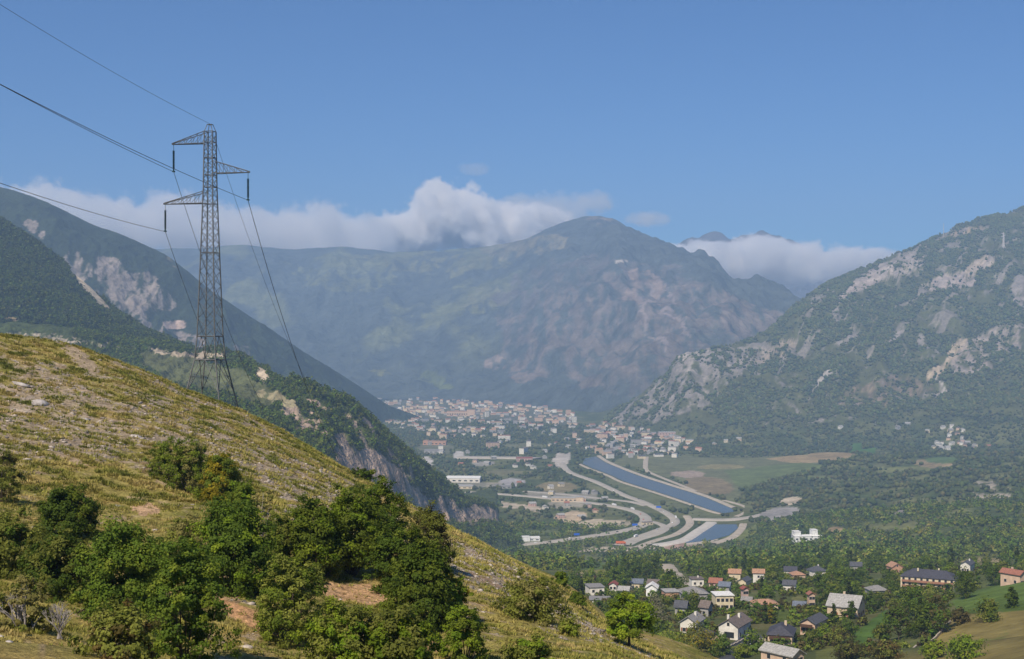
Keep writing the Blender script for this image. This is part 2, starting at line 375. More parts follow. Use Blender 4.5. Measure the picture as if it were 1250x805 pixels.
# fields, sand pits, meadows on the valley floor and slopes
fields = [
    ([(724, 572), (760, 590), (870, 628), (905, 640), (870, 636), (800, 618), (745, 592)], (0.13, 0.14, 0.06), None),
    ([(745, 568), (776, 570), (860, 598), (893, 612), (905, 606), (900, 590), (915, 578), (1000, 566), (1000, 555), (900, 560), (800, 556), (760, 556)], (0.14, 0.145, 0.065), None),
    (ell(865, 593, 31, 11, 8), (0.21, 0.165, 0.09), None), (ell(840, 579, 22, 4, 0), (0.32, 0.25, 0.19), None), (ell(880, 570, 30, 3, 0), (0.23, 0.20, 0.09), None),
    ([(885, 575), (980, 564), (1010, 570), (930, 590), (905, 600)], (0.12, 0.15, 0.05), None),
    ([(935, 560), (960, 557), (1035, 553), (1037, 560), (1005, 565), (960, 565)], (0.30, 0.22, 0.11), None), ([(1037, 553), (1040, 542), (1050, 541), (1052, 549), (1069, 547), (1068, 555)], GREENF, None),
    (ell(1015, 556, 30, 4, 0), (0.27, 0.20, 0.10), None), (ell(1140, 567, 26, 5, 3), (0.26, 0.20, 0.11), None), (ell(1105, 573, 40, 3, 0), (0.16, 0.17, 0.06), None), (ell(1150, 562, 20, 4), (0.10, 0.15, 0.05), None),
    (ell(1210, 600, 25, 14, 10), (0.32, 0.28, 0.22), 0.05), (ell(1020, 650, 14, 7), (0.26, 0.19, 0.10), None), (ell(1095, 628, 10, 3, -30), ROCKC, -0.3), (ell(1000, 583, 18, 2), MEADOW, None),
    (ell(965, 612, 14, 5, -10), SAND, -0.3), (ell(1140, 652, 40, 3), MEADOW, 0.0),
    ([(561, 604), (595, 606), (597, 611), (566, 610)], SAND, None), ([(609, 612), (662, 620), (660, 626), (612, 619)], SAND, None),
    ([(674, 632), (700, 623), (718, 627), (712, 634), (700, 642)], (0.46, 0.36, 0.24), None), ([(698, 640), (725, 633), (765, 636), (768, 642), (720, 646), (700, 645)], (0.44, 0.37, 0.26), None),
    ([(640, 600), (730, 604), (728, 611), (645, 606)], (0.24, 0.22, 0.17), None),
    (ell(680, 595, 26, 7, 0), (0.22, 0.18, 0.09), None), (ell(620, 577, 30, 3), (0.17, 0.16, 0.08), None), (ell(660, 650, 30, 3, -4), (0.12, 0.14, 0.05), None), (ell(600, 592, 20, 3), (0.3, 0.27, 0.2), None), (ell(730, 598, 16, 4, 20), (0.16, 0.16, 0.07), None), (ell(640, 545, 26, 3), (0.16, 0.16, 0.08), None), (ell(590, 566, 16, 3), (0.28, 0.26, 0.22), None), (ell(760, 640, 14, 3, -8), (0.3, 0.26, 0.18), None), (ell(684, 562, 9, 9), (0.45, 0.40, 0.34), -0.5), (ell(690, 560, 9, 4, -50), (0.42, 0.38, 0.33), None), (ell(560, 556, 7, 5), (0.45, 0.42, 0.38), None), (ell(520, 565, 8, 8, 30), (0.5, 0.46, 0.42), None), (ell(625, 589, 16, 5), (0.35, 0.33, 0.32), -0.3),
    ([(700, 675), (720, 668), (780, 668), (800, 664), (850, 664), (862, 669), (830, 676), (790, 673), (740, 674)], (0.46, 0.39, 0.30), None),
    (ell(835, 668, 24, 6, -4), (0.36, 0.24, 0.18), None), (ell(855, 661, 20, 4, -8), (0.48, 0.42, 0.33), None), (ell(950, 628, 28, 8, -12), (0.28, 0.26, 0.24), None),
    ([(880, 655), (905, 648), (925, 640), (922, 650), (900, 662)], (0.15, 0.17, 0.05), None),
    ([(700, 697), (760, 694), (803, 690), (804, 694), (760, 700), (700, 703)], (0.18, 0.17, 0.06), None), ([(700, 684), (730, 686), (765, 694), (700, 696)], (0.09, 0.13, 0.035), None), (ell(708, 704, 8, 4), (0.40, 0.29, 0.2), None),
    ([(813, 700), (820, 692), (834, 706), (820, 720), (812, 716)], (0.06, 0.11, 0.025), None),
    # village meadows
    ([(1020, 788), (1045, 772), (1057, 761), (1081, 744), (1086, 752), (1078, 770), (1057, 786), (1034, 797)], (0.075, 0.13, 0.028), None), ([(985, 800), (1020, 788), (1036, 797), (1020, 805), (990, 806)], (0.13, 0.14, 0.04), None),
    ([(1162, 734), (1190, 722), (1220, 712), (1260, 706), (1300, 700), (1300, 745), (1230, 747), (1169, 750)], (0.09, 0.135, 0.03), None),
    ([(1158, 752), (1300, 742), (1400, 730), (1400, 830), (1080, 830), (1100, 800), (1140, 785)], (0.19, 0.155, 0.055), None), ([(1180, 762), (1220, 755), (1240, 790), (1190, 790)], (0.13, 0.14, 0.04), 0.0),
    (ell(957, 752, 10, 8), (0.10, 0.13, 0.03), None), (ell(975, 733, 10, 6), (0.16, 0.16, 0.06), None), (ell(1200, 686, 28, 5, 0), (0.24, 0.20, 0.10), None), (ell(1070, 690, 10, 3), MEADOW, None), (ell(1192, 792, 8, 4), (0.42, 0.33, 0.24), -0.4),
    (ell(930, 702, 10, 4), (0.10, 0.16, 0.04), None), (ell(985, 664, 24, 5), (0.10, 0.12, 0.04), None), (ell(566, 592, 28, 6), (0.2, 0.19, 0.14), None), (ell(648, 664, 18, 5), (0.12, 0.13, 0.05), None), (ell(531, 548, 24, 8), (0.14, 0.14, 0.08), None), (ell(694, 616, 26, 5), (0.3, 0.27, 0.2), None)]
OPEN = np.zeros(PX.shape)
sharp = fields
c0 = c.copy(); c = patches(c, PX, PY, X, Y, sharp, wl=60, warp=2.0)
OPEN = (np.abs(c - c0).sum(-1) > 0.02).astype(float)
ROCKM = (c[..., 0] > 0.13).astype(float)
TOWN_A = [(408, 490), (440, 486), (500, 487), (560, 488), (640, 492), (705, 508), (700, 520), (640, 524), (600, 520), (560, 516), (500, 518), (460, 506), (420, 500)]
TOWN_B = [(703, 524), (735, 519), (790, 525), (835, 540), (828, 552), (790, 556), (740, 556), (706, 546)]
for T in (TOWN_A, TOWN_B): c = mixc(c, (0.13, 0.13, 0.09), in_poly(PX, PY, T) * 0.7)
valley = RT.obj('valley_terrain', M_valley, c); valley['kind'] = 'structure'

# ---- rocky spur behind the hillside (left of the valley)
def sp_disp(X, Y, V, PX):
    m = sstep(0, 0.6, V) * (1 - 0.6 * sstep(2.6, 3.0, V))
    return (ridged(X / 110, Y / 260, 5, 0.6) * 27 + fbm(X / 40, Y / 60, 4) * 11) * m
spur_crest = [(-100, 395, 2300), (60, 400, 2300), (120, 412, 2300), (170, 424, 2300), (210, 424, 2280), (240, 431, 2200), (280, 437, 2150), (305, 445, 2050), (325, 455, 1950), (342, 477, 1800), (358, 474, 1700), (375, 473, 1650), (400, 483, 1700), (430, 498, 1750),
    (457, 517, 1820), (483, 542, 1900), (513, 570, 2000), (549, 602, 2150), (567, 613, 2200), (590, 616, 2280), (605, 623, 2300), (613, 645, 2310), (620, 672, 2310), (660, 700, 2300), (700, 720, 2300)]
SP = Sheet(-100, 700, 1.6, [
    [(-100, 600, 1300), (300, 640, 1200), (400, 700, 1150), (480, 760, 1250), (550, 760, 1600), (620, 720, 1950), (700, 760, 2000)],
    [(-100, 470, 1900), (100, 485, 1850), (300, 505, 1550), (345, 540, 1450), (400, 590, 1400), (480, 645, 1550), (550, 662, 1900), (610, 660, 2150), (700, 740, 2200)],
    [(-100, 440, 2100), (100, 452, 2100), (200, 470, 2000), (300, 478, 1800), (345, 500, 1620), (400, 525, 1560), (457, 550, 1660), (513, 600, 1850), (549, 625, 2020), (590, 632, 2230), (613, 650, 2280), (700, 730, 2280)],
    spur_crest,
    lambda K: (K[3][0] + 120, K[3][1] - 25), lambda K: (K[3][0] + 600, np.minimum(K[3][1] - 25, 0) - 5)],
    [20, 90, 110, 90, 10, 20], sp_disp, smooth=5)
c = np.ones(SP.PX.shape + (3,)) * np.array(FOREST)
cliff = ((0.36, 0.27, 0.205)); 
c = patches(c, SP.PX, SP.PY, SP.X, SP.D, [
    ([(165, 432), (215, 430), (300, 455), (340, 478), (330, 500), (260, 480), (200, 470), (175, 450)], (0.105, 0.115, 0.048), None),
    (ell(210, 430, 26, 4, 5), (0.46, 0.38, 0.27), -0.15), (ell(250, 434, 28, 5, 5), (0.44, 0.36, 0.26), -0.25), (ell(322, 457, 13, 7, 35), (0.46, 0.38, 0.28), -0.5),
    (ell(110, 420, 60, 2.5, 6), (0.42, 0.35, 0.26), 0.0), (ell(60, 412, 60, 2.5, 6), (0.40, 0.34, 0.25), 0.05), (ell(368, 512, 32, 16, 25), cliff, 0.0), (ell(340, 488, 30, 8, 20), (0.30, 0.26, 0.15), -0.2),
    (ell(420, 548, 28, 12, 40), cliff, -0.2), (ell(470, 578, 40, 16, 42), cliff, -0.45), (ell(430, 575, 30, 12, 40), cliff, -0.4), (ell(510, 612, 40, 11, 40), cliff, -0.4), (ell(545, 620, 16, 14, 40), cliff, -0.2), (ell(590, 628, 22, 10, 15), (0.36, 0.28, 0.22), -0.5),
    (ell(560, 630, 24, 9, 25), cliff, -0.2), (ell(455, 560, 60, 34, 42), cliff, 0.18), (ell(405, 500, 30, 5, 25), cliff, 0.1), (ell(445, 515, 12, 4, 45), cliff, -0.2)], wl=45, warp=10, soft=.2, st=(2.6,1.2))
SPROCK = (c[..., 0] > 0.08).astype(float)
SP.obj('rocky_spur_hill', M_mount, c)

# ---- dark wooded hill at the left edge
def dk_disp(X, Y, V, PX): return (ridged(X / 260, Y / 420, 4) * 26 + fbm(X / 70, Y / 90, 4) * 8) * sstep(0, 0.7, V) * (1 - 0.75 * sstep(1.6, 2.0, V))
DK = Sheet(-260, 420, 1.6, [
    [(-260, 480, 2150), (0, 500, 2150), (200, 520, 2150), (420, 560, 2200)],
    [(-260, 330, 2500), (0, 380, 2450), (100, 410, 2400), (200, 440, 2380), (420, 540, 2350)],
    [(-260, 130, 3300), (-100, 205, 3200), (0, 270, 3000), (40, 296, 2950), (80, 326, 2900), (110, 351, 2850), (140, 381, 2800), (170, 401, 2700), (200, 414, 2650), (240, 434, 2600), (300, 480, 2500), (420, 550, 2450)],
    lambda K: (K[2][0] + 150, K[2][1] - 60), lambda K: (K[2][0] + 500, K[2][1] * 0 - 5)],
    [80, 160, 10, 10], dk_disp, smooth=5)
c = np.ones(DK.PX.shape + (3,)) * np.array((0.026, 0.042, 0.014))
c = patches(c, DK.PX, DK.PY, DK.X, DK.D, [(ell(108, 352, 44, 8, 48), (0.46, 0.38, 0.27), -0.35), (ell(50, 402, 60, 2.5, 2), (0.34, 0.29, 0.2), 0.0), (ell(120, 410, 26, 3, 10), (0.40, 0.33, 0.24), -0.1), (ell(15, 392, 10, 3), TAN, -0.2)], wl=70, warp=6)
DKROCK = (c[..., 0] > 0.08).astype(float)
DK.obj('dark_wooded_hill', M_mount, c)

# ---- long mountain on the left
def lm_disp(X, Y, V, PX): return (ridged(X / 400, Y / 800, 5, 0.6) * 95 + fbm(X / 130, Y / 200, 4) * 20) * (1 - sstep(380, 470, PX)) * sstep(0, 0.6, V) * (1 - 0.88 * sstep(1.6, 2.0, V))
LM = Sheet(-400, 520, 2.0, [
    [(-400, 520, 3500), (0, 540, 3500), (200, 530, 3700), (400, 500, 4500), (465, 0, 5000, 0), (520, 0, 5200, -3)],
    [(-400, 360, 4200), (0, 385, 4200), (150, 420, 4250), (300, 455, 4450), (400, 480, 4750), (465, 492, 5080), (520, 0, 5250, -3)],
    [(-400, 90, 5200), (-100, 190, 5000), (0, 227, 4900), (60, 249, 4850), (109, 273, 4850), (150, 288, 4850), (200, 311, 4850), (250, 348, 4850), (304, 387, 4900), (360, 423, 5000), (420, 460, 5100), (465, 489, 5200), (500, 0, 5280, -2), (520, 0, 5300, -5)],
    lambda K: (K[2][0] + 300, K[2][1] - 80), lambda K: (K[2][0] + 1500, K[2][1] * 0 - 5)],
    [110, 160, 10, 8], lm_disp, smooth=5)
c = np.ones(LM.PX.shape + (3,)) * np.array((0.030, 0.042, 0.020))
pr = (0.25, 0.21, 0.18)
c = patches(c, LM.PX, LM.PY, LM.X, LM.D, [(ell(42, 280, 7, 13, -25), pr, -0.2), (ell(92, 328, 22, 18, 40), pr, -0.1), (ell(150, 350, 16, 46, -38), pr, -0.25), (ell(175, 355, 26, 20, 50), pr, -0.05), (ell(125, 345, 8, 22, -20), pr, -0.1), (ell(195, 362, 20, 10, 45), pr, 0.05),
    (ell(212, 398, 13, 6, 0), (0.45, 0.34, 0.28), -0.4), (ell(165, 385, 40, 14, 35), pr, 0.1), (ell(232, 415, 22, 6, 15), pr, 0.0), (ell(300, 430, 14, 6, 40), pr, 0.05), (ell(225, 320, 22, 5, 15), (0.16, 0.14, 0.08), 0.0)], wl=90, warp=11, soft=.22, st=(3.0, 1.0))
LM.obj('long_wooded_mountain', M_mount, c)

# ---- the massif closing the valley
def fm_disp(X, Y, V, PX):
    return (ridged(X / 330 + 5, Y / 1100, 4, .6) * 45 + ridged(X / 900, Y / 2200, 5, 0.6) * 130 * (0.45 + 0.75 * sstep(600, 760, PX)) + fbm(X / 300, Y / 500, 4) * 40) * sstep(0, 0.7, V) * (1 - 0.78 * sstep(2.5, 3.0, V)) - 14 * sstep(2.6, 3.0, V)
FM = Sheet(-300, 1250, 2.5, [
    [(-300, 0, 7500, -3), (300, 0, 6900, -3), (500, 0, 6700, -3), (600, 0, 6300, -3), (700, 0, 5750, -3), (760, 0, 5300, -3), (1250, 0, 5300, -3)],
    [(-300, 470, 7700), (420, 470, 7400), (600, 475, 6900), (720, 470, 6050), (800, 460, 5800), (1250, 450, 5800)],
    [(-300, 360, 8900), (300, 365, 8800), (500, 375, 8600), (650, 360, 7900), (780, 340, 7300), (900, 390, 6700), (1250, 440, 6300)],
    [(-300, 306, 9800), (0, 306, 9800), (100, 301, 9800), (200, 303, 9800), (300, 299, 9800), (360, 303, 9800), (420, 300, 9800), (480, 305, 9700), (540, 304, 9600), (600, 299, 9400), (640, 289, 9200), (672, 276, 9100), (695, 268, 9000), (712, 262, 8950), (730, 262, 8900), (748, 267, 8850), (770, 279, 8800),
     (800, 296, 8600), (830, 313, 8400), (860, 330, 8200), (900, 350, 7900), (940, 364, 7600), (965, 371, 7400), (990, 384, 7200), (1020, 402, 7000), (1100, 450, 6800), (1250, 480, 6700)],
    lambda K: (K[3][0] + 500, K[3][1] - 120), lambda K: (K[3][0] * 0 + 10700, K[3][1] * 0)],
    [70, 130, 130, 10, 8], fm_disp, smooth=5)
PX, PY, X, Y = FM.PX, FM.PY, FM.X, FM.D
c = np.ones(PX.shape + (3,)) * np.array((0.072, 0.084, 0.078))
c = mixc(c, (0.14, 0.15, 0.08), sstep(0.05, 0.35, fbm(X / 420, Y / 700, 5)) * (1 - sstep(560, 700, PX)) * sstep(470, 400, PY))
pk = (0.17, 0.14, 0.12)
c = patches(c, PX, PY, X, Y, [
    (ell(640, 300, 60, 14, -5), (0.18, 0.16, 0.10), -0.1), (ell(520, 320, 110, 12, 0), (0.15, 0.15, 0.08), 0.0), (ell(600, 365, 36, 14, -20), (0.16, 0.16, 0.09), -0.1), (ell(430, 340, 60, 20, 0), (0.15, 0.16, 0.09), 0.0),
    (ell(770, 400, 170, 85, 10), (0.125, 0.112, 0.102), 0.0), (ell(740, 390, 90, 55, -10), pk, 0.1), (ell(790, 352, 24, 22, 40), (0.25, 0.19, 0.155), -0.1), (ell(760, 435, 55, 18, 5), pk, -0.12), (ell(820, 410, 30, 45, -25), pk, -0.05), (ell(715, 465, 24, 7, 20), pk, -0.3),
    (ell(640, 452, 26, 12, 0), (0.22, 0.16, 0.13), 0.0), (ell(600, 440, 18, 8, -25), (0.26, 0.20, 0.16), -0.1), (ell(625, 395, 20, 4), pk, -0.2), (ell(880, 380, 70, 26, 18), pk, 0.0), (ell(915, 395, 45, 18, 10), pk, -0.1), (ell(670, 420, 60, 40, -30), pk, 0.12),
    (ell(825, 378, 3.5, 40, -28), (0.27, 0.22, 0.20), -0.3), (ell(795, 390, 3, 42, -12), (0.27, 0.22, 0.20), -0.3), (ell(759, 316, 9, 2.5), (0.45, 0.40, 0.34), -0.4), (ell(735, 266, 22, 5, 8), (0.20, 0.16, 0.12), -0.1),
    (ell(530, 467, 26, 6, 20), (0.12, 0.14, 0.06), -.2), (ell(475, 455, 14, 5, 10), (0.18, 0.18, 0.08), -0.2), (ell(560, 380, 60, 5, -5), (0.15, 0.16, 0.08), 0.0)], wl=260, warp=22, soft=.30, st=(4.5, 1.3))
FM.obj('far_massif', M_far, c)
# ---- highest peaks far beyond, standing out of the cloud
PK = Sheet(740, 1260, 3.0, [
    [(740, 420, 13800), (1260, 420, 13800)],
    [(740, 330, 15200), (1260, 380, 15200)],
    [(740, 330, 16000), (790, 318, 16000), (820, 303, 16000), (845, 288, 16000), (852, 289, 16000), (862, 284, 16000), (874, 281, 16000), (884, 286, 16000), (892, 292, 16000), (905, 286, 16000), (918, 285, 16000), (928, 279, 16000), (938, 283, 16000), (952, 286, 16000), (970, 293, 16000), (1010, 318, 16000), (1080, 345, 16000), (1260, 390, 16000)],
    lambda K: (K[2][0] + 2000, K[2][1] * 0)],
    [20, 60, 10], lambda X, Y, V, PX: fbm(X / 500, Y / 900, 5) * 60 * sstep(0, 1, V) * (1 - .55 * sstep(1.7, 2, V)) + fbm(X / 90, Y / 300, 4) * 22, smooth=1)
c = np.ones(PK.PX.shape + (3,)) * np.array((0.10, 0.095, 0.10))
PK.obj('distant_peaks', M_far, c)
# ------------------------------------------------------------------ roads, canal, water (on the flat valley floor z = 0)
M_asph = paint('pale_worn_asphalt', (0.40, 0.36, 0.30), 0.9, var=0.15, scale=0.05)
M_asph_dark = paint('dark_asphalt', (0.07, 0.07, 0.075), 0.9, var=0.2, scale=0.2)
M_gravel = paint('pale_gravel', (0.42, 0.36, 0.28), 0.95, var=0.25, scale=0.08)
M_conc = paint('pale_concrete', (0.52, 0.48, 0.42), 0.9, var=0.15, scale=0.1)
M_line = paint('white_road_paint', (0.75, 0.74, 0.70), 0.8)
mW, ntW, bW = newmat('canal_water'); bW.inputs['Base Color'].default_value = (0.075, 0.105, 0.125, 1); bW.inputs['Roughness'].default_value = 0.25; bW.inputs['Specular IOR Level'].default_value = 0.5
nW = N(ntW, 'ShaderNodeTexNoise'); nW.inputs['Scale'].default_value = 0.15; bpW = N(ntW, 'ShaderNodeBump'); bpW.inputs['Distance'].default_value = 0.3
tW = N(ntW, 'ShaderNodeTexCoord'); ntW.links.new(tW.outputs['Object'], nW.inputs['Vector']); ntW.links.new(nW.outputs[0], bpW.inputs['Height']); ntW.links.new(bpW.outputs[0], bW.inputs['Normal'])
ROADS = []
def spline(pts, n=6):
    o = []
    for i in range(len(pts) - 1):
        p0 = pts[max(i - 1, 0)]; p1 = pts[i]; p2 = pts[i + 1]; p3 = pts[min(i + 2, len(pts) - 1)]
        for k in range(n):
            t = k / n; o.append(0.5 * ((2 * p1) + (p2 - p0) * t + (2 * p0 - 5 * p1 + 4 * p2 - p3) * t * t + (3 * p1 - p0 - 3 * p2 + p3) * t ** 3))
    o.append(pts[-1]); return o
def ribbon(name, pts, width, z0, mat, zf=None, bank=4.0, n=6):
    """a road body with sloping shoulders; z0 = height of its surface above the ground"""
    P = spline([Vector(p) for p in pts], n); V = []; Fc = []
    for i, p in enumerate(P):
        a = P[max(i - 1, 0)]; b = P[min(i + 1, len(P) - 1)]; t = (b - a); t.z = 0; t.normalize(); nrm = Vector((-t.y, t.x, 0))
        for off, top in ((-width / 2 - bank, 0), (-width / 2, 1), (0, 1), (width / 2, 1), (width / 2 + bank, 0)):
            q = p + nrm * off; g = zf(q.x, q.y) if zf else 0
            V.append((q.x, q.y, g + (z0 if top else -0.6)))
        if i:
            o = 5 * i
            for k in range(4): Fc.append((o - 5 + k, o - 4 + k, o + 1 + k, o + k))
    ROADS.append(([(p.x, p.y) for p in P], width / 2 + bank))
    return tag(link(name, mesh_np(name, V, Fc, mat)), kind='structure')
FLP = lambda L: [fl(*p) for p in L]
M1 = [(686, 566), (696, 577), (728, 589), (762, 605), (784, 613), (802, 621), (817, 629), (824, 636), (819, 642), (795, 651), (770, 660), (752, 667)]
M2 = [(570, 601), (600, 603), (640, 606), (680, 610), (726, 615), (756, 620), (776, 625), (787, 631), (787, 638), (776, 645), (735, 653), (680, 661), (640, 665), (600, 670)]
ribbon('motorway', FLP(M1), 13, 1.6, M_asph, bank=2.5); ribbon('motorway', FLP(M2), 17, 1.2, M_asph, bank=2.5)
ribbon('road', FLP([(640, 600), (690, 604), (735, 609), (770, 613), (790, 618)]), 12, 0.8, M_asph)
ribbon('road', FLP([(790, 636), (806, 640), (812, 646), (800, 653), (780, 659), (765, 666)]), 9, 0.9, M_asph)
ribbon('road', FLP([(838, 630), (842, 640), (826, 652), (800, 660), (776, 669)]), 9, 0.9, M_gravel)
ribbon('road', FLP([(560, 559), (600, 559.5), (640, 560), (655, 561)]), 40, 3, M_asph)
ribbon('dirt_track', FLP([(789, 558), (788, 566), (789, 574), (800, 580), (830, 592), (850, 600)]), 8, 0.5, M_gravel)
ribbon('dirt_track', FLP([(884, 611), (905, 617), (912, 622), (908, 627), (898, 631)]), 8, 0.5, M_gravel)
def sheet_poly(name, pts, mat, z):
    bm = bmesh.new(); vs = [bm.verts.new((p.x, p.y, z)) for p in FLP(pts)]; f = bm.faces.new(vs); bmesh.ops.triangulate(bm, faces=[f]); bmesh.ops.recalc_face_normals(bm, faces=bm.faces)
    if sum(f.normal.z for f in bm.faces) < 0: bmesh.ops.reverse_faces(bm, faces=bm.faces)
    me = bpy.data.meshes.new(name); bm.to_mesh(me); bm.free(); me.materials.append(mat)
    return tag(link(name, me), kind='structure')
CL = [(711, 566), (721, 571), (745, 580), (762, 588), (803, 601), (833, 611), (871, 624), (884, 627)]
CR = [(727, 557.5), (741, 566), (776, 580), (817, 593.5), (858, 606.5), (893, 621)]
CAN = [(714, 560)] + CL + [(897, 625)] + CR[::-1]
POOL = [(871, 640.5), (899, 640.5), (901, 645), (890, 654), (868, 660), (836, 663.5), (846, 656), (859, 648)]
sheet_poly('canal_water', CAN, mW, 0.35); sheet_poly('basin_water', POOL, mW, 0.35)
ribbon('canal_embankment', FLP([(x - 3, y + .8) for x, y in CL]), 4, 1.5, M_gravel, bank=4)
ribbon('canal_embankment', FLP([(x + 4, y - .6) for x, y in CR]), 7, 1.5, M_gravel, bank=4)
ribbon('concrete_bank', FLP([(796, 667), (818, 664), (836, 659.5), (851, 650), (862, 643), (868, 638.5)]), 16, 2.0, M_conc, bank=3)
ribbon('weir_platform', FLP([(846, 634.5), (880, 635.5), (905, 634), (925, 631), (952, 624)]), 17, 2.2, M_asph, bank=3)
ribbon('gravel_bank', FLP([(908, 640), (905, 647), (893, 656.5), (870, 664)]), 10, 1.2, M_gravel, bank=4)
VR1 = [RT.at(*p) for p in [(812, 689), (818, 695), (825, 704), (831, 712), (846, 717), (862, 719)]]
VR2 = [RT.at(*p) for p in [(872, 822), (886, 806), (896, 795), (906, 786), (918, 780), (930, 776)]]
ribbon('village_road', VR1, 11, 0.25, M_gravel, RT.zxy, bank=0.8, n=12)
ribbon('village_road', VR2, 6.5, 0.25, M_asph_dark, RT.zxy, bank=0.6, n=12)
def road_mask(X, Y, extra=3.0):
    m = np.zeros(np.shape(X), bool)
    for P, hw in ROADS:
        P = np.array(P)
        lo = P.min(0) - hw - 20; hi = P.max(0) + hw + 20
        sel = (X > lo[0]) & (X < hi[0]) & (Y > lo[1]) & (Y < hi[1])
        xs = X[sel]; ys = Y[sel]; dm = np.full(xs.shape, 1e9)
        for i in range(len(P) - 1):
            a = P[i]; b = P[i + 1]; ab = b - a; t = np.clip(((xs - a[0]) * ab[0] + (ys - a[1]) * ab[1]) / (ab @ ab + 1e-9), 0, 1)
            dm = np.minimum(dm, np.hypot(xs - a[0] - ab[0] * t, ys - a[1] - ab[1] * t))
        mm = np.zeros(np.shape(X), bool); mm[sel] = dm < hw + extra; m |= mm
    m |= in_poly(CX + X / Y * F, CY + H / Y * F, CAN) | in_poly(CX + X / Y * F, CY + H / Y * F, POOL)
    return m

# ------------------------------------------------------------------ foliage builders
def unit(v): return v / (np.linalg.norm(v, axis=-1, keepdims=True) + 1e-9)
def leaves(cent, crad, nleaf, size, cols, outc, rng, flat=0.0, aspect=0.75, upb=0.35):
    """leaf quads in clusters. cent (m,3), crad (m,), outc = crown centre; cols (m,3)"""
    m = len(cent); k = nleaf
    dirs = unit(rng.normal(size=(m, k, 3))); rad = rng.random((m, k, 1)) ** 0.45
    P = cent[:, None] + dirs * rad * crad[:, None, None] * np.array([1, 1, 0.75])
    nrm = unit(dirs * 0.7 + unit(P - outc) * 0.9 + rng.normal(size=P.shape) * 0.55 + np.array([0, 0, upb]))
    t = unit(np.cross(nrm, rng.normal(size=P.shape))); b = np.cross(nrm, t)
    s = size * (0.6 + 0.8 * rng.random((m, k, 1)))
    q = np.stack([P - t * s - b * s * aspect * .3, P - t * s * .1 - b * s * aspect, P + t * s + b * s * aspect * .2, P + t * s * .1 + b * s * aspect], 2).reshape(-1, 3)
    cc = cols[:, None, :] * (0.75 + 0.5 * rng.random((m, k, 1))); cc = np.repeat(cc.reshape(-1, 3), 4, 0)
    f = np.arange(len(q)).reshape(-1, 4)
    return q, f, cc
def crown_clusters(w, h, n, rng, base=0.08, kind='dome'):
    """cluster centres through the crown's volume, denser to the outside"""
    a = rng.random(n) * 2 * math.pi; u = rng.random(n)
    if kind == 'dome': z = base + (1 - base) * u ** 0.8; prof = np.sqrt(np.clip(1 - ((z - 0.30) / 0.74) ** 2, 0.02, 1))
    elif kind == 'tree': z = base + (1 - base) * u; prof = np.sqrt(np.clip(1 - ((z - (base + 1) / 2) / ((1 - base) / 2 * 1.08)) ** 2, 0.02, 1))
    elif kind == 'cone': z = base + (1 - base) * u ** 1.3; prof = (1 - (z - base) / (1 - base)) * 0.95 + 0.06
    else: z = base + (1 - base) * u; prof = np.clip(np.sin((z - base) / (1 - base) * 2.6 + 0.35), 0.1, 1)
    lob = 1 + 0.20 * np.sin(a * 3 + rng.random() * 6) + 0.14 * np.sin(a * 5 + z * 7 + rng.random() * 6)
    r = (rng.random(n) ** 0.4) * prof * lob * 0.5
    return np.stack([np.cos(a) * r * w, np.sin(a) * r * w, z * h * (1 + 0.09 * rng.normal(size=n))], -1)
PAL = {'dark': [(0.083, 0.132, 0.017), (0.128, 0.193, 0.020)], 'mid': [(0.121, 0.170, 0.020), (0.200, 0.246, 0.025)], 'bright': [(0.160, 0.256, 0.017), (0.294, 0.362, 0.029)],
       'grey': [(0.208, 0.195, 0.058), (0.317, 0.282, 0.090)], 'olive': [(0.164, 0.189, 0.032), (0.276, 0.290, 0.054)], 'yellow': [(0.242, 0.207, 0.015), (0.372, 0.293, 0.025)],
       'dry': [(0.172, 0.112, 0.037), (0.129, 0.130, 0.031)], 'silver': [(0.302, 0.297, 0.161), (0.442, 0.408, 0.235)], 'conifer': [(0.042, 0.063, 0.015), (0.070, 0.092, 0.020)], 'brown': [(0.086, 0.077, 0.025), (0.138, 0.112, 0.037)]}
def palcols(k, n, rng, k2=None, f2=0.0):
    a, b = map(np.array, PAL[k]); t = rng.random((n, 1)); c = a + (b - a) * t
    if k2: a, b = map(np.array, PAL[k2]); m = rng.random(n) < f2; c[m] = (a + (b - a) * t)[m]
    return c
def foliage(name, w, h, ncl, nleaf, size, pal, kind='dome', base=0.08, crad=None, seed=0, pal2=None, f2=0, mat=None):
    rng = np.random.default_rng(seed); C = crown_clusters(w, h, ncl, rng, base, kind)
    cr = (crad or 0.16 * w) * (0.6 + 0.8 * rng.random(ncl))
    cols = palcols(pal, ncl, rng, pal2, f2)
    q, f, cc = leaves(C, cr, nleaf, size, cols, np.array([0, 0, h * 0.45]), rng)
    return mesh_np(name, q, f, mat or M_leaf, cc), C
def stems(name, targets, mat, r0, trunk_h=0, nmain=1, rng=None):
    mb = MB(); top = Vector((0, 0, trunk_h))
    if trunk_h: mb.bar((0, 0, -0.4), top, r0, 7, r0 * 0.65)
    for t in targets:
        t = Vector(t); a = top if trunk_h else Vector((rng.normal() * .12, rng.normal() * .12, -0.25)); mid = a.lerp(t, 0.5) + Vector((rng.normal() * .05, rng.normal() * .05, 0.12)) * (t - a).length
        mb.bar(a, mid, r0 * 0.5, 5, r0 * 0.3); mb.bar(mid, t, r0 * 0.3, 4, r0 * 0.12)
    return mb.mesh(name, mat)

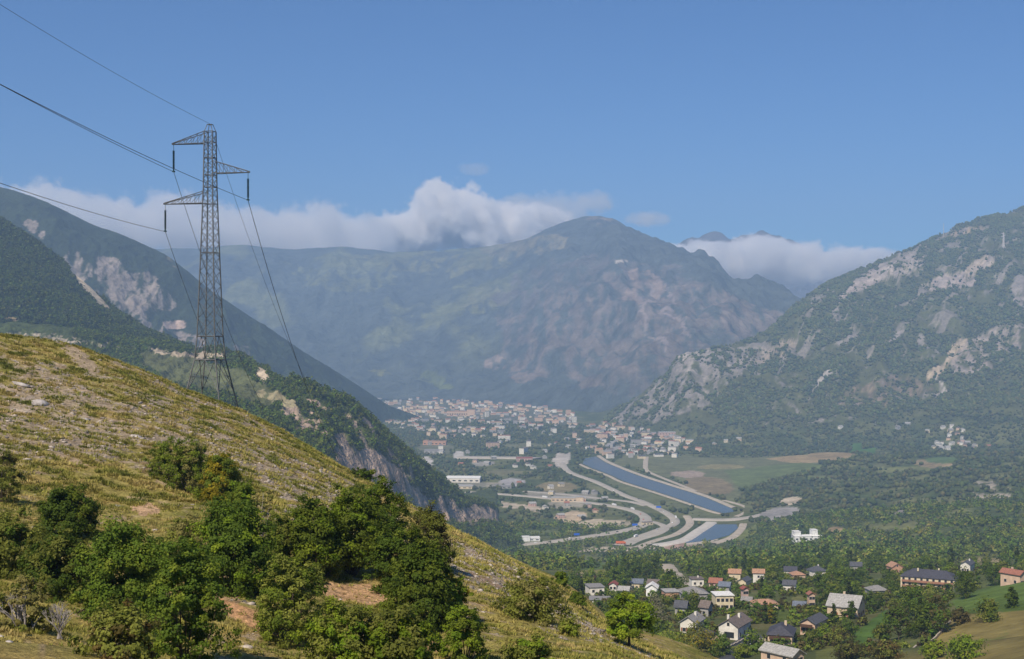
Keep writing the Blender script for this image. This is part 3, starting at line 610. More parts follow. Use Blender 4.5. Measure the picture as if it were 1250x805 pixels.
# ------------------------------------------------------------------ shrubs and trees on the hillside, one by one
# px, base py, width px, height px, palette, second palette, share, kind of crown, density, label
SHR = [
 (82, 657, 76, 68, 'dark', 'mid', .3, 'dome', 1.0, 'isolated dark green rounded shrub on open turf on the left', 'shrub'),
 (0, 612, 50, 78, 'olive', 'brown', .3, 'dome', .6, 'drab olive shrub cut by the left edge above the thicket', 'shrub'),
 (8, 700, 90, 86, 'olive', 'dark', .3, 'dome', .8, 'olive green bush at the left edge under the drab shrub', 'shrub'),
 (70, 725, 100, 80, 'dark', 'olive', .5, 'dome', .9, 'shadowy dark bush behind the bare branches', 'shrub'),
 (30, 768, 90, 74, 'grey', 'olive', .4, 'open', .5, 'grey green willowy shrub with pale bare stems at the left edge', 'shrub'),
 (150, 748, 110, 118, 'dark', 'mid', .3, 'dome', 1.0, 'big dark green shrub above the russet bush', 'shrub'),
 (146, 806, 104, 72, 'olive', 'dry', .45, 'dome', .7, 'russet topped olive bush low on the left', 'shrub'),
 (225, 815, 100, 170, 'dark', 'mid', .4, 'dome', 1.0, 'tall dark green shrub to the right of the russet bush', 'shrub'),
 (203, 584, 44, 52, 'mid', 'olive', .3, 'dome', .8, 'small upright shrub at the top left of the middle thicket', 'shrub'),
 (232, 602, 56, 70, 'mid', 'grey', .4, 'dome', .8, 'green shrub beside the yellowing bush', 'shrub'),
 (268, 615, 62, 64, 'yellow', 'mid', .6, 'dome', .85, 'yellowing bush high in the middle thicket', 'shrub'),
 (296, 625, 40, 42, 'mid', 'bright', .3, 'dome', .9, 'small green bush under the yellowing one', 'shrub'),
 (228, 690, 66, 66, 'grey', 'olive', .5, 'dome', .7, 'grey green sallow left of the large dark shrub', 'shrub'),
 (285, 722, 112, 118, 'dark', 'bright', .25, 'dome', 1.1, 'large dark shrub with lime green sprigs above the bare earth', 'shrub'),
 (320, 662, 40, 64, 'grey', 'olive', .4, 'open', .45, 'thin grey green sapling right of the lime sprigs', 'sapling'),
 (352, 785, 84, 120, 'olive', 'mid', .5, 'dome', .9, 'olive shrub leaning beside the orange bare soil', 'shrub'),
 (382, 705, 86, 104, 'mid', 'bright', .4, 'dome', 1.0, 'fresh green bushy shrub in the middle of the slope', 'shrub'),
 (430, 702, 76, 100, 'mid', 'bright', .3, 'tree', 1.0, 'green leafy young tree above the orange bare bank', 'tree'),
 (465, 694, 60, 112, 'mid', 'dark', .4, 'tree', .9, 'tallest narrow young tree at the head of the thicket', 'tree'),
 (524, 692, 58, 82, 'olive', 'brown', .35, 'dome', .9, 'brownish olive round crown against the far cliff', 'shrub'),
 (480, 724, 60, 88, 'dark', 'mid', .5, 'dome', 1.0, 'dark shrub in the middle of the thicket beside the bare bank', 'shrub'),
 (516, 768, 88, 120, 'mid', 'dark', .4, 'dome', 1.1, 'large dense green shrub standing over a dark shadow', 'shrub'),
 (556, 762, 38, 62, 'yellow', 'bright', .6, 'dome', .8, 'yellow green sapling beside the open turf', 'sapling'),
 (565, 812, 62, 78, 'bright', 'mid', .4, 'dome', .9, 'bright green bush at the bottom edge beside the turf', 'shrub'),
 (418, 830, 100, 104, 'olive', 'bright', .5, 'dome', 1.0, 'feathery light green bush at the bottom left of the bare bank', 'shrub'),
 (482, 834, 104, 100, 'bright', 'olive', .5, 'dome', 1.0, 'feathery light green bush at the bottom beneath the large dense shrub', 'shrub'),
 (646, 826, 66, 56, 'olive', 'bright', .4, 'dome', .8, 'pale green bush at the bottom edge on the open turf', 'shrub'),
 (648, 757, 88, 54, 'olive', 'grey', .3, 'dome', .75, 'broad sparse olive bush casting a black shadow on the turf', 'shrub'),
 (694, 776, 26, 22, 'olive', 'mid', .3, 'dome', .7, 'small low bush below the sparse olive one', 'shrub'),
 (684, 716, 20, 20, 'mid', 'dark', .3, 'dome', .9, 'little round bush on the stony crest, the upper of two', 'shrub'),
 (704, 741, 24, 20, 'dark', 'mid', .5, 'dome', .9, 'little round bush on the stony crest, the lower of two', 'shrub'),
 (440, 584, 30, 13, 'dark', 'conifer', .3, 'dome', .9, 'flat dark juniper on the skyline of the slope', 'shrub'),
 (436, 602, 26, 11, 'dark', 'olive', .4, 'dome', .8, 'flat green cushion just under the skyline juniper', 'shrub'),
 (340, 700, 50, 80, 'mid', 'olive', .4, 'dome', .8, 'mid green shrub between the lime sprigged shrub and the fresh green one', 'shrub'),
 (188, 712, 56, 60, 'dark', 'olive', .4, 'dome', .9, 'dark shrub next to the grey green sallow', 'shrub'),
 (404, 765, 30, 36, 'olive', 'grey', .5, 'open', .6, 'small wispy shrub in front of the orange bare bank', 'shrub'),
]
for i, (px, py, wp, hp, p1, p2, f2, kd, den, lab, cat) in enumerate(SHR):
    b = FG.at(px, min(py, 806)) if py <= 806 else None
    if b is None:
        # foot below the frame: follow the ground towards the camera
        dd = np.linspace(47, 70, 60); zz = np.array([FG.ground(px, d) for d in dd]); pp = CY + (H - zz) / dd * F
        j = int(np.argmin(np.abs(pp - py))); b = P3(px, pp[j], dd[j])
    s = b.y / F; wm = .99 * wp * s; hm = hp * s; rng = np.random.default_rng(100 + i)
    b = b - Vector((0, 0, .12 * hm * (cat == 'shrub'))); root = empty('young_tree' if cat == 'tree' else ('sapling' if cat == 'sapling' else 'shrub'), b, rng.random() * 6); tag(root, lab, cat, 'bushes and saplings on the hillside')
    ncl = int(max(24, 230 * den * (wm * hm / 16) ** 0.6)); nl = int(85 * min(1.1, den + .15))
    me, C = foliage('foliage', wm, hm * 0.93, ncl, nl, 0.062 + 0.012 * (wm > 3.5), p1, kd, 0.03 if kd != 'tree' else .12, crad=max(0.2, 0.10 * wm) * (1.0 if kd != 'open' else 0.8), seed=200 + i, pal2=p2, f2=f2)
    link('foliage', me, root)
    link('stem', stems('stem', C[rng.choice(len(C), min(14, len(C)), replace=False)], M_bark if p1 not in ('grey',) else M_deadwood, 0.05 + 0.012 * wm, 0, rng=rng), root)
# bare bleached shrub
def bare_shrub(px, py, hp, lab, seed):
    b = FG.at(px, py); s = b.y / F; rng = random.Random(seed); mb = MB()
    def br(a, d, L, r, k):
        e = a + d * L; mb.bar(a, e, r, 5, r * 0.6)
        if k:
            for _ in range(rng.choice((2, 3))):
                d2 = (d + Vector((rng.uniform(-.6, .6), rng.uniform(-.6, .6), rng.uniform(-.1, .35)))).normalized(); br(e, d2, L * rng.uniform(.6, .85), r * .6, k - 1)
    for _ in range(5): br(Vector((rng.uniform(-.15, .15), rng.uniform(-.15, .15), -.1)), Vector((rng.uniform(-.6, .6), rng.uniform(-.5, .5), 1)).normalized(), hp * s * .33, .045, 4)
    o = mb.build('dead_shrub', M_deadwood); o.location = b; tag(o, lab, 'dead shrub', 'bushes and saplings on the hillside')
bare_shrub(72, 780, 46, 'bare bleached shrub with forked leafless branches', 1)
bare_shrub(20, 766, 50, 'leafless pale stems at the left edge of the knoll', 2)
# the bright tree on the crest
b = FG.at(768, 789); s = b.y / F; root = empty('crest_tree', b); tag(root, 'bright green tree at the foot of the stony crest with village roofs behind', 'tree')
me, C = foliage('crown', 62 * s, 58 * s, 95, 110, .09, 'bright', 'tree', .22, crad=.42, seed=71, pal2='mid', f2=.3); link('crown', me, root)
link('trunk', stems('trunk', C[:16], M_bark, .13, 1.2, rng=np.random.default_rng(5)), root)

# ------------------------------------------------------------------ turf tufts, scree and slabs on the hillside
vis = (FG.PX > -60) & (FG.PX < 860) & (FG.PY < 840) & (FG.VV > 0.9) & (FG.VV < 7.3)
ysel = np.clip(FG.D / 60, 1, None)
wg = (1 - .8 * FGbare) * vis * (1.05 - FG_scree * 0.68) * np.clip(fbm(FG.X / 2.2, FG.D / 1.6 + 3, 3) * 2.6 + 0.55, 0.02, 2)
Pg, (iv, iu) = FG.scatter(60000, wg)
nb = 7; n = len(Pg)
sc = (0.07 + 0.09 * RNG.random((n, 1, 1))) * (1 + 0.6 * (Pg[:, 1] > 110))[:, None, None]
ang = RNG.random((n, nb, 1)) * 2 * math.pi; o = np.concatenate([np.cos(ang), np.sin(ang)], -1)
base = Pg[:, None, :].repeat(nb, 1); base[..., :2] += o * sc * RNG.random((n, nb, 1))
t = np.concatenate([-o[..., 1:], o[..., :1], np.zeros((n, nb, 1))], -1) * sc * 0.28
tip = base + np.concatenate([o * sc * 0.9, (0.75 + 0.7 * RNG.random((n, nb, 1))) * sc], -1)
base[..., 2] -= 0.03
Vg = np.stack([base - t, base + t, tip], 2).reshape(-1, 3)
g1 = np.array((0.31, 0.29, 0.055)); g2 = np.array((0.44, 0.345, 0.13)); g3 = np.array((0.16, 0.175, 0.035))
tn = fbm(Pg[:, 0] / 4, Pg[:, 1] / 3, 3)[:, None]; cc = g1 + (g2 - g1) * np.clip(tn * 1.6 + 0.2, 0, 1) + (g3 - g1) * np.clip(-tn * 1.6 + 0.15, 0, 1)
cc = cc * (0.75 + 0.5 * RNG.random((n, 1))); cc = np.repeat(cc, nb * 3, 0)
tag(link('grass', mesh_np('grass', Vg, np.arange(len(Vg)).reshape(-1, 3), M_grass, cc)), 'dry yellow green grass tufts over the slope', 'grass', kind='stuff')
def stones(name, P, size, flat, cols, mat):
    bm = bmesh.new(); bmesh.ops.create_icosphere(bm, subdivisions=1, radius=1)
    V0 = np.array([v.co[:] for v in bm.verts]); F0 = np.array([[v.index for v in f.verts] for f in bm.faces]); bm.free()
    n = len(P); k = len(V0)
    V = V0[None] * (0.7 + 0.6 * RNG.random((n, k, 1))); a = RNG.random(n) * 6.28
    ca, sa = np.cos(a)[:, None], np.sin(a)[:, None]; ex = 0.7 + 0.9 * RNG.random((n, 1))
    x = V[..., 0] * ex; y = V[..., 1]; V2 = np.stack([x * ca - y * sa, x * sa + y * ca, V[..., 2] * flat], -1) * size[:, None, None] + P[:, None]
    Fc = (F0[None] + (np.arange(n) * k)[:, None, None]).reshape(-1, 3)
    return link(name, mesh_np(name, V2.reshape(-1, 3), Fc, mat, np.repeat(cols, k, 0)))
ws = vis * np.clip(FG_scree, 0.015, 1) * np.clip(fbm(FG.X / 1.8, FG.D / 1.3, 3) * 1.5 + 0.5, 0.02, 2)
Ps, _ = FG.scatter(6000, ws); sz = 0.06 + 0.22 * RNG.random(len(Ps)) ** 4 + 0.05 * RNG.random(len(Ps))
cs = np.array((0.38, 0.33, 0.28)) * (0.55 + 0.9 * RNG.random((len(Ps), 1)))
tag(stones('scree', Ps, sz, 0.4, cs, M_rock), 'loose grey pink stones littering the slope', 'stones', kind='stuff')
for (px, py, wp, lab) in [(26, 470, 26, 'flat pale rock plate at the far left of the slope'), (50, 492, 34, 'long flat pale slab lying in turf near the left edge'), (104, 512, 18, 'light grey stone right of the long slab'), (167, 533, 20, 'pale angular boulder above the small upright shrub'),
                          (145, 618, 12, 'whitish stone near the pink earth scar'), (332, 552, 9, 'white stone below the pylon skyline'), (12, 784, 16, 'white stone lying on the bottom left knoll'), (2, 777, 12, 'white stone at the edge of the bottom left knoll'), (142, 800, 9, 'round whitish stone under the russet bush')]:
    b = FG.at(px, py); r = wp * b.y / F / 2
    o = stones('rock_slab', np.zeros((1, 3)), np.array([r * .8]), .3, np.array([(0.42, 0.38, 0.35)]), M_rock); o.location = b
    for v in o.data.vertices: pass
    o.rotation_euler = (0, R(14), 0); tag(o, lab, 'rock', 'larger stones on the hillside')

# ------------------------------------------------------------------ pylon
M_steel = paint('galvanised_steel', (0.13, 0.135, 0.135), 0.6, metal=0.2, var=0.35, scale=2.0)
M_glassins = paint('insulator_glass', (0.03, 0.07, 0.06), 0.3); M_wire = paint('conductor', (0.10, 0.105, 0.12), 0.6)
M_footing = paint('footing', (0.4, 0.38, 0.35), 0.9)
def make_pylon(loc, rz, ground=None, k=1.0, thick=1.0, M_steel=M_steel):
    root = empty('electricity_pylon', loc, rz); root.scale = (k,) * 3
    hs = [0, 5.9, 9.3, 21.4, 30.9, 39.0]; ws = [5.6, 3.3, 2.75, 2.0, 1.45, 1.25]
    W = lambda z: float(np.interp(z, hs, ws)) / 2
    Minv = Matrix.Rotation(-rz, 3, 'Z')
    corner = [(-1, -1), (1, -1), (1, 1), (-1, 1)]
    for cx, cy in corner:
        mb = MB(); z0 = -0.5
        fx, fy = cx * W(0), cy * W(0)
        if ground:
            wp = Matrix.Rotation(rz, 3, 'Z') @ Vector((fx, fy, 0)); gz = ground(loc[0] + wp.x, loc[1] + wp.y) - loc[2]
            sl_ = (ws[1] - ws[0]) / 2 / 5.9; fx = cx * (W(0) + sl_ * gz); fy = cy * (W(0) + sl_ * gz); z0 = gz
        mb.bar((fx, fy, z0 - .2), (cx * W(5.9), cy * W(5.9), 5.9), .11 * thick)
        for a, b in zip(hs[1:-1], hs[2:]): mb.bar((cx * W(a), cy * W(a), a), (cx * W(b), cy * W(b), b), .10 * thick)
        leg = mb.build('leg', M_steel, root)
        MB().box(fx, fy, z0, .7, .7, .6).build('footing', M_footing, leg)
    zz = [9.3]; z = 9.3
    while z < 38: z += max(1.15, 2.6 * W(z) * .72); zz.append(min(z, 39))
    lb = MB(); r = .04 * thick
    for a, b in zip(zz[:-1], zz[1:]):
        for i in range(4):
            c1 = corner[i]; c2 = corner[(i + 1) % 4]
            p = lambda c, z: (c[0] * W(z), c[1] * W(z), z)
            lb.bar(p(c1, a), p(c2, b), r); lb.bar(p(c2, a), p(c1, b), r)
    for zb in (21.4, 30.9, 28.5, 32.7, 35.2, 37.4, 39.0):
        for i in range(4): lb.bar((corner[i][0] * W(zb), corner[i][1] * W(zb), zb), (corner[(i + 1) % 4][0] * W(zb), corner[(i + 1) % 4][1] * W(zb), zb), .05 * thick)
    lb.build('lattice_bracing', M_steel, root)
    lo = MB(); p = lambda c, z: (c[0] * W(z), c[1] * W(z), z)
    for i in range(4):
        c1 = corner[i]; c2 = corner[(i + 1) % 4]
        for zb, rr in ((9.3, .09), (5.9, .09)): lo.bar(p(c1, zb), p(c2, zb), rr * thick)
        mid = tuple((p(c1, 9.3)[j] + p(c2, 9.3)[j]) / 2 for j in range(3)); lo.bar(mid, p(c1, 5.9), .05 * thick); lo.bar(mid, p(c2, 5.9), .05 * thick)
        m2 = tuple((p(c1, 5.9)[j] + p(c2, 5.9)[j]) / 2 for j in range(3)); lo.bar(m2, p(c1, 1.2), .06 * thick); lo.bar(m2, p(c2, 1.2), .06 * thick)
        q1 = tuple((m2[j] + p(c1, 1.2)[j]) / 2 for j in range(3)); lo.bar(q1, p(c1, 3.4), .04 * thick)
        q2 = tuple((m2[j] + p(c2, 1.2)[j]) / 2 for j in range(3)); lo.bar(q2, p(c2, 3.4), .04 * thick); lo.bar(p(c1, 3.4), q1, .04 * thick)
    lo.build('base_bracing', M_steel, root)
    pk = MB()
    for c in corner: pk.bar(p(c, 39), (c[0] * .3, c[1] * .3, 40.0), .05 * thick)
    pk.bar((-.3, 0, 40), (.3, 0, 40), .06 * thick); pk.box(0, 0, 40, .7, .7, .08); pk.build('peak', M_steel, root)
    tips = []
    for side, zb, zt, L in ((-1, 37.3, 39.0, 5.4), (1, 32.9, 34.7, 5.5), (-1, 28.6, 30.3, 6.6)):
        ar = MB(); tx = side * (W(zb) + L); 
        for s in (-1, 1):
            y = s * W(zb); ar.bar((side * W(zb), y, zb), (tx, s * .12, zb), .065 * thick); ar.bar((side * W(zt), s * W(zt), zt), (tx, s * .12, zb + .12), .065 * thick)
            n = 5
            for i in range(n):
                t1 = i / n; t2 = (i + 1) / n
                B = lambda t: (side * W(zb) + (tx - side * W(zb)) * t, s * (W(zb) + (.12 - W(zb)) * t), zb)
                T = lambda t: (side * W(zt) + (tx - side * W(zt)) * t, s * (W(zt) + (.12 - W(zt)) * t), zt + (zb + .12 - zt) * t)
                ar.bar(T(t1), B(t2), .035 * thick); 
                if i: ar.bar(T(t1), B(t1), .035 * thick)
        for i in range(5):
            t = i / 5; t2 = (i + 1) / 5; x = side * W(zb) + (tx - side * W(zb)) * t; x2 = side * W(zb) + (tx - side * W(zb)) * t2
            ar.bar((x, W(zb) * (1 - t), zb), (x2, -W(zb) * (1 - t2), zb), .035 * thick)
        arm = ar.build('crossarm', M_steel, root)
        ins = MB(); ins.bar((tx - side * .25, 0, zb), (tx - side * .25, 0, zb - .9), .04 * thick)
        for i in range(16): ins.bar((tx - side * .25, 0, zb - .95 - i * .17), (tx - side * .25, 0, zb - 1.05 - i * .17), .21, 10, .1)
        ins.bar((tx - side * .25, 0, zb - .9), (tx - side * .25, 0, zb - 3.9), .09, 6); ins.box(tx - side * .25, 0, zb - 3.95, .25, .5, .2)
        ins.build('insulator_string', M_glassins, arm)
        tips.append(Vector((tx - side * .25, 0, zb - 4.0)))
    return root, tips
PYR = R(-14)
pbase = Vector(P3(256.5, 489, 204)); 
pyl, tips = make_pylon(pbase, PYR, FG.zxy, thick=.98)
tag(pyl, 'tall lattice steel power pylon with three crossarms on the hill crest', 'pylon')
mast, _ = make_pylon(RT.at(1225, 303), R(20), None, 1.5, 9, paint('pale_painted_steel', (.6, .55, .5), .6)); tag(mast, 'tiny lattice pylon high on the right hand ridge', 'pylon')
m2 = MB(); q = RT.at(1152, 289); m2.bar((0, 0, -5), (0, 0, 55), 1.6, 6, .8); o = m2.build('mast', M_conc); o.location = q; tag(o, 'thin pale mast on the skyline of the right hand ridge', 'mast')
def wire(name, a, b, sag, r, lab):
    a = Vector(a); b = Vector(b); cu = bpy.data.curves.new(name, 'CURVE'); cu.dimensions = '3D'; cu.bevel_depth = r; cu.bevel_resolution = 1
    sp = cu.splines.new('POLY'); n = 40; sp.points.add(n)
    for i in range(n + 1):
        t = i / n; p = a.lerp(b, t); p.z -= 4 * sag * t * (1 - t); sp.points[i].co = (*p, 1)
    cu.materials.append(M_wire); me_o = bpy.data.objects.new(name, cu); COL.objects.link(me_o)
    dg = bpy.context.evaluated_depsgraph_get(); me = bpy.data.meshes.new_from_object(me_o.evaluated_get(dg)); bpy.data.objects.remove(me_o)
    me.materials.clear(); me.materials.append(M_wire)
    return tag(link(name, me), lab, 'power line', 'wires strung from the pylon')
Rz = Matrix.Rotation(PYR, 3, 'Z'); tw = [pbase + Rz @ t for t in tips]; top = pbase + Vector((0, 0, 40.1))
wire('power_line', tw[0], P3(-300, -62, 95), .5, .035, 'wire coming in from the left to the top left crossarm')
wire('power_line', tw[1], P3(-300, -58, 95), .9, .035, 'wire coming in from the left to the right crossarm')
wire('power_line', tw[2], P3(-300, 112, 95), .8, .032, 'wire coming in from the left to the lower left crossarm')
wire('ground_wire', top, P3(-300, -190, 100), 1.0, .022, 'thin ground wire rising left from the pylon peak')
wire('power_line', tw[1], P3(455, 610, 330), 9.0, .045, 'wire running down right from the right crossarm')
wire('power_line', tw[0], P3(392, 590, 330), 9.0, .035, 'wire running down to the valley from the top left crossarm')
wire('power_line', tw[2], P3(345, 560, 330), 7.0, .035, 'wire running down behind the pylon from the lower left crossarm')
wire('ground_wire', top, P3(462, 600, 330), 9.0, .024, 'thin ground wire running down right from the pylon peak')
# ------------------------------------------------------------------ houses of the village
WALLC = {'white': (0.72, 0.68, 0.60), 'cream': (0.66, 0.56, 0.38), 'peach': (0.60, 0.43, 0.31), 'orange': (0.52, 0.30, 0.19), 'beige': (0.60, 0.47, 0.33), 'grey': (0.36, 0.35, 0.33), 'pink': (0.58, 0.40, 0.34), 'bright': (0.80, 0.80, 0.78)}
ROOFC = {'slate': (0.085, 0.088, 0.10), 'navy': (0.065, 0.065, 0.08), 'brown': (0.16, 0.13, 0.115), 'grey': (0.24, 0.23, 0.22), 'pale': (0.34, 0.33, 0.31), 'terracotta': (0.30, 0.13, 0.09), 'orange': (0.38, 0.22, 0.14), 'red': (0.26, 0.08, 0.06), 'bluegrey': (0.14, 0.16, 0.20), 'white': (0.70, 0.69, 0.66)}
def Wm(k): return paint('render_' + k, WALLC[k], 0.9, var=.2, scale=.45)
def Rm(k): return paint('roof_' + k, ROOFC[k], 0.75, var=.38, scale=1.6)
M_pane = paint('window_glass', (0.03, 0.035, 0.04), 0.15); M_frame = paint('window_frame', (0.55, 0.50, 0.44), 0.6)
M_shut = paint('brown_shutter', (0.30, 0.10, 0.05), 0.7); M_wood = M_wood; M_timber = paint('dark_timber', (0.10, 0.055, 0.035), 0.8, var=.25, scale=2)
BOX = []
def window(root, x, y, z, w, h, nx, ny, shutters=None):
    """window set on a wall with outward normal (nx,ny)"""
    rz = math.atan2(ny, nx) + math.pi / 2
    f = MB().box(x + nx * .02, y + ny * .02, z, w + .2, .06, h + .2, rz).build('window', M_frame, root)
    MB().box(x + nx * .055, y + ny * .055, z, w, .03, h, rz).build('pane', M_pane, f)
    if shutters:
        for s in (-1, 1): MB().box(x + nx * .04 - ny * s * (w / 2 + .35), y + ny * .04 + nx * s * (w / 2 + .35), z, .5, .05, h + .1, rz).build('shutter', shutters, root)
def house(px, py, wpx, Lm, hw, rz, wall, roof, lab, style='gable', pitch=32, chim=1, balcony=False, shut=False, cat='house', grp='houses of the village', nwin=2, name='house', dcap=None, garage=False, W=None, floors=None):
    b = RT.at(px, py); s = b.y / F; rz = R(rz); ww = wpx * s
    if not W:
        if abs(rz) > .9: W = min(Lm, .75 * ww); Lm = max(.7 * ww, (ww - W * abs(math.cos(rz))) / abs(math.sin(rz)))
        else: Lm = min(Lm, 1.1 * ww); W = max(.5 * ww, (ww - Lm * abs(math.sin(rz))) / math.cos(rz))
    root = empty(name, b, rz); tag(root, lab, cat, grp)
    wm = Wm(wall); rm = Rm(roof); e = .6; tp = math.tan(R(pitch)); fl_ = floors or max(1, int(hw / 2.7))
    wallb = MB().box(0, 0, hw / 2 - 1.5, W, Lm, hw + 3)
    rise = W / 2 * tp
    if style == 'gable':
        pts = [(-W / 2, -Lm / 2, hw), (W / 2, -Lm / 2, hw), (0, -Lm / 2, hw + rise)]; wallb.prism(pts, (0, Lm, 0)); wallb.build('wall', wm, root)
        rb = MB(); th = .28
        for sx in (-1, 1):
            x0 = sx * (W / 2 + e); z0 = hw - e * tp
            rb.prism([(x0, -Lm / 2 - e, z0 + .02), (0, -Lm / 2 - e, hw + rise + .02), (0, -Lm / 2 - e, hw + rise + th), (x0, -Lm / 2 - e, z0 + th)], (0, Lm + 2 * e, 0))
        ro = rb.build('roof', rm, root); topz = hw + rise
    elif style == 'hip':
        wallb.build('wall', wm, root); rb = MB(); x0 = W / 2 + e; y0 = Lm / 2 + e; rg = min(W, Lm) / 2 * .95; zb = hw - .1; rise = min(W, Lm) / 2 * tp
        B = [(-x0, -y0, zb), (x0, -y0, zb), (x0, y0, zb), (-x0, y0, zb)]
        if Lm >= W: T = [(0, -y0 + rg, hw + rise), (0, y0 - rg, hw + rise)]; fs = [(B[0], B[1], T[0]), (B[1], B[2], T[1], T[0]), (B[2], B[3], T[1]), (B[3], B[0], T[0], T[1])]
        else: T = [(-x0 + rg, 0, hw + rise), (x0 - rg, 0, hw + rise)]; fs = [(B[0], B[1], T[1], T[0]), (B[1], B[2], T[1]), (B[2], B[3], T[0], T[1]), (B[3], B[0], T[0])]
        for f in fs + [tuple(B[::-1])]: rb.poly(f)
        bmesh.ops.remove_doubles(rb.bm, verts=rb.bm.verts, dist=.01); ro = rb.build('roof', rm, root); topz = hw + rise
    else:
        wallb.build('wall', wm, root); rb = MB().box(0, 0, hw + .15, W + .8, Lm + .8, .3); ro = rb.build('roof', rm, root); topz = hw + .6
    for i in range(chim):
        cx = W * (.16 if i == 0 else -.2); cy = Lm * (.1 - .3 * i); MB().box(cx, cy, topz - .1, .8, .8, 2.0 if style == 'gable' else 1.6).build('chimney', wm, ro)
    sh = M_shut if shut else None
    for k in range(fl_):
        z = 1.5 + k * 2.75
        if z + .7 > hw: break
        n = max(1, int(W / 4.2)) if nwin is None else nwin
        for i in range(n):
            x = (i + .5) / n * W - W / 2
            if garage and k == 0: continue
            window(root, x, -Lm / 2, z, 1.2, 1.3, 0, -1, sh)
        m = max(1, int(Lm / 4.5))
        for i in range(m):
            y = (i + .5) / m * Lm - Lm / 2; window(root, W / 2, y, z, 1.2, 1.3, 1, 0, sh)
            if abs(rz) > .6: window(root, -W / 2, y, z, 1.2, 1.3, -1, 0, sh)
    if style == 'gable' and rise > 2.2: window(root, 0, -Lm / 2, hw + rise * .3, .9, 1.2, 0, -1, sh)
    MB().box(W * .02 + W / (2 * max(nwin or 2, 1)) * 0 + .0, -Lm / 2 - .03, 1.0, 1.0, .08, 2.1).build('door', M_timber, root)
    if garage: MB().box(W * .05, -Lm / 2 - .06, 1.6, W * .5, .1, 2.0).build('veranda_opening', M_pane, root)
    if balcony:
        bb = MB().box(0, -Lm / 2 - .7, 2.75, W * .85, 1.4, .15)
        bb.build('balcony', M_timber, root).name = 'balcony'
        bal = root.children[-1]; rl = MB().box(0, -Lm / 2 - 1.38, 3.3, W * .85, .06, .95); rl.build('railing', M_timber, bal)
    BOX.append((px - wpx / 2 / 1, py - (topz / s), px + wpx / 2, py, b.y)); return root
H_ = house
H_(897, 776, 44, 14, 4.6, -28, 'white', 'brown', 'large white chalet with broad grey brown roof and dark ground floor opening', pitch=33, chim=2, garage=True)
H_(845, 771, 32, 10, 4.2, -24, 'white', 'grey', 'white house with red window shutters and pale grey roof', shut=True, pitch=34)
H_(862, 790, 32, 11, 3.8, 24, 'peach', 'navy', 'peach chalet with red shutters half hidden behind olive trees', shut=True, pitch=38, balcony=True, chim=0)
H_(954, 785, 40, 13, 4.0, -16, 'beige', 'navy', 'beige house under a dark blue roof beside the asphalt road bend', 'hip', pitch=34, balcony=True)
H_(955, 808, 44, 13, 3.0, 40, 'peach', 'pale', 'grey roofed house cut by the bottom edge', pitch=30, chim=0)
H_(993, 771, 37, 13, 4.0, -32, 'peach', 'slate', 'orange chalet with wooden balcony and dark roof', balcony=True, shut=True, pitch=30, chim=0)
H_(1033, 752, 50, 12, 4.6, 62, 'beige', 'pale', 'big house with pale grey roof and red chimney at left', pitch=30, chim=1, shut=True)
RES = H_(1135, 722, 64, 13, 8.2, -27, 'cream', 'navy', 'long three storey residence with dark hipped roof and reddish balconies', 'hip', pitch=28, chim=2, cat='residence', name='apartment_building', nwin=9, floors=3, W=28)
for z_ in (2.9, 5.6): MB().box(0, -7.1, z_, 26.5, 1.2, .2).box(0, -7.66, z_ + .55, 26.5, .08, .9).build('balcony', paint('red_brown_balcony', (.34, .17, .11), .7), RES)
H_(1181, 697, 22, 14, 5, -30, 'white', 'slate', 'white gabled house behind the long residence at its right', nwin=2)
H_(1237, 713, 25, 12, 5, 35, 'peach', 'terracotta', 'tall house with reddish roof at the right edge', nwin=2)
H_(1092, 699, 16, 9, 4.5, 10, 'orange', 'orange', 'small orange house left of the long residence', chim=0)
H_(1045, 697, 16, 14, 4, 75, 'grey', 'slate', 'low slate roofed house in the trees left of the small orange house', chim=0)
H_(1070, 727, 24, 9, 3.4, 8, 'grey', 'grey', 'low grey barn with weathered roof below the long residence', style='hip', pitch=25, chim=0, cat='barn')
H_(997, 703, 22, 10, 4, 15, 'white', 'slate', 'white house with dark roof left of the tree gap', style='hip', pitch=30)
H_(897, 709, 16, 12, 5, 78, 'cream', 'orange', 'cream house with square orange roof facing the valley', chim=0)
H_(926, 712, 15, 14, 6.5, 80, 'white', 'orange', 'narrow white house under an orange roof', chim=0)
H_(909, 719, 18, 12, 5, -28, 'cream', 'slate', 'dark roofed cream house in front of the orange roofs', chim=0)
H_(874, 720, 18, 12, 4.5, 72, 'pink', 'terracotta', 'house with dull red roof beside the blue grey roof', chim=0)
H_(885, 725, 16, 12, 4.2, 70, 'grey', 'bluegrey', 'house with blue grey roof right of the dull red one', chim=0)
H_(850, 720, 16, 11, 6.5, 5, 'white', 'brown', 'white two storey house with flat brown roof by the village road', 'flat', chim=1)
H_(882, 743, 23, 11, 6, 4, 'cream', 'white', 'cream yellow block with flat pale roof', 'flat', chim=0, nwin=4)
H_(909, 734, 8, 8, 6, 10, 'pink', 'red', 'small tall house with a red roof', chim=0)
H_(912, 742, 14, 10, 3.4, 70, 'grey', 'grey', 'low grey roofed house below the small red roof', chim=0)
H_(933, 744, 30, 8, 3, 4, 'beige', 'orange', 'long low building with tan roof behind the columnar conifer', chim=0, style='hip', pitch=20)
H_(965, 704, 17, 11, 4.6, 78, 'white', 'navy', 'white house with navy roof behind the peach house', chim=0)
H_(973, 708, 17, 9, 4, 6, 'peach', 'orange', 'peach coloured house with pale orange roof', chim=0, style='hip', pitch=24)
H_(964, 722, 18, 12, 4, 72, 'white', 'slate', 'white walled house with wide dark grey roof in dark trees', chim=0)
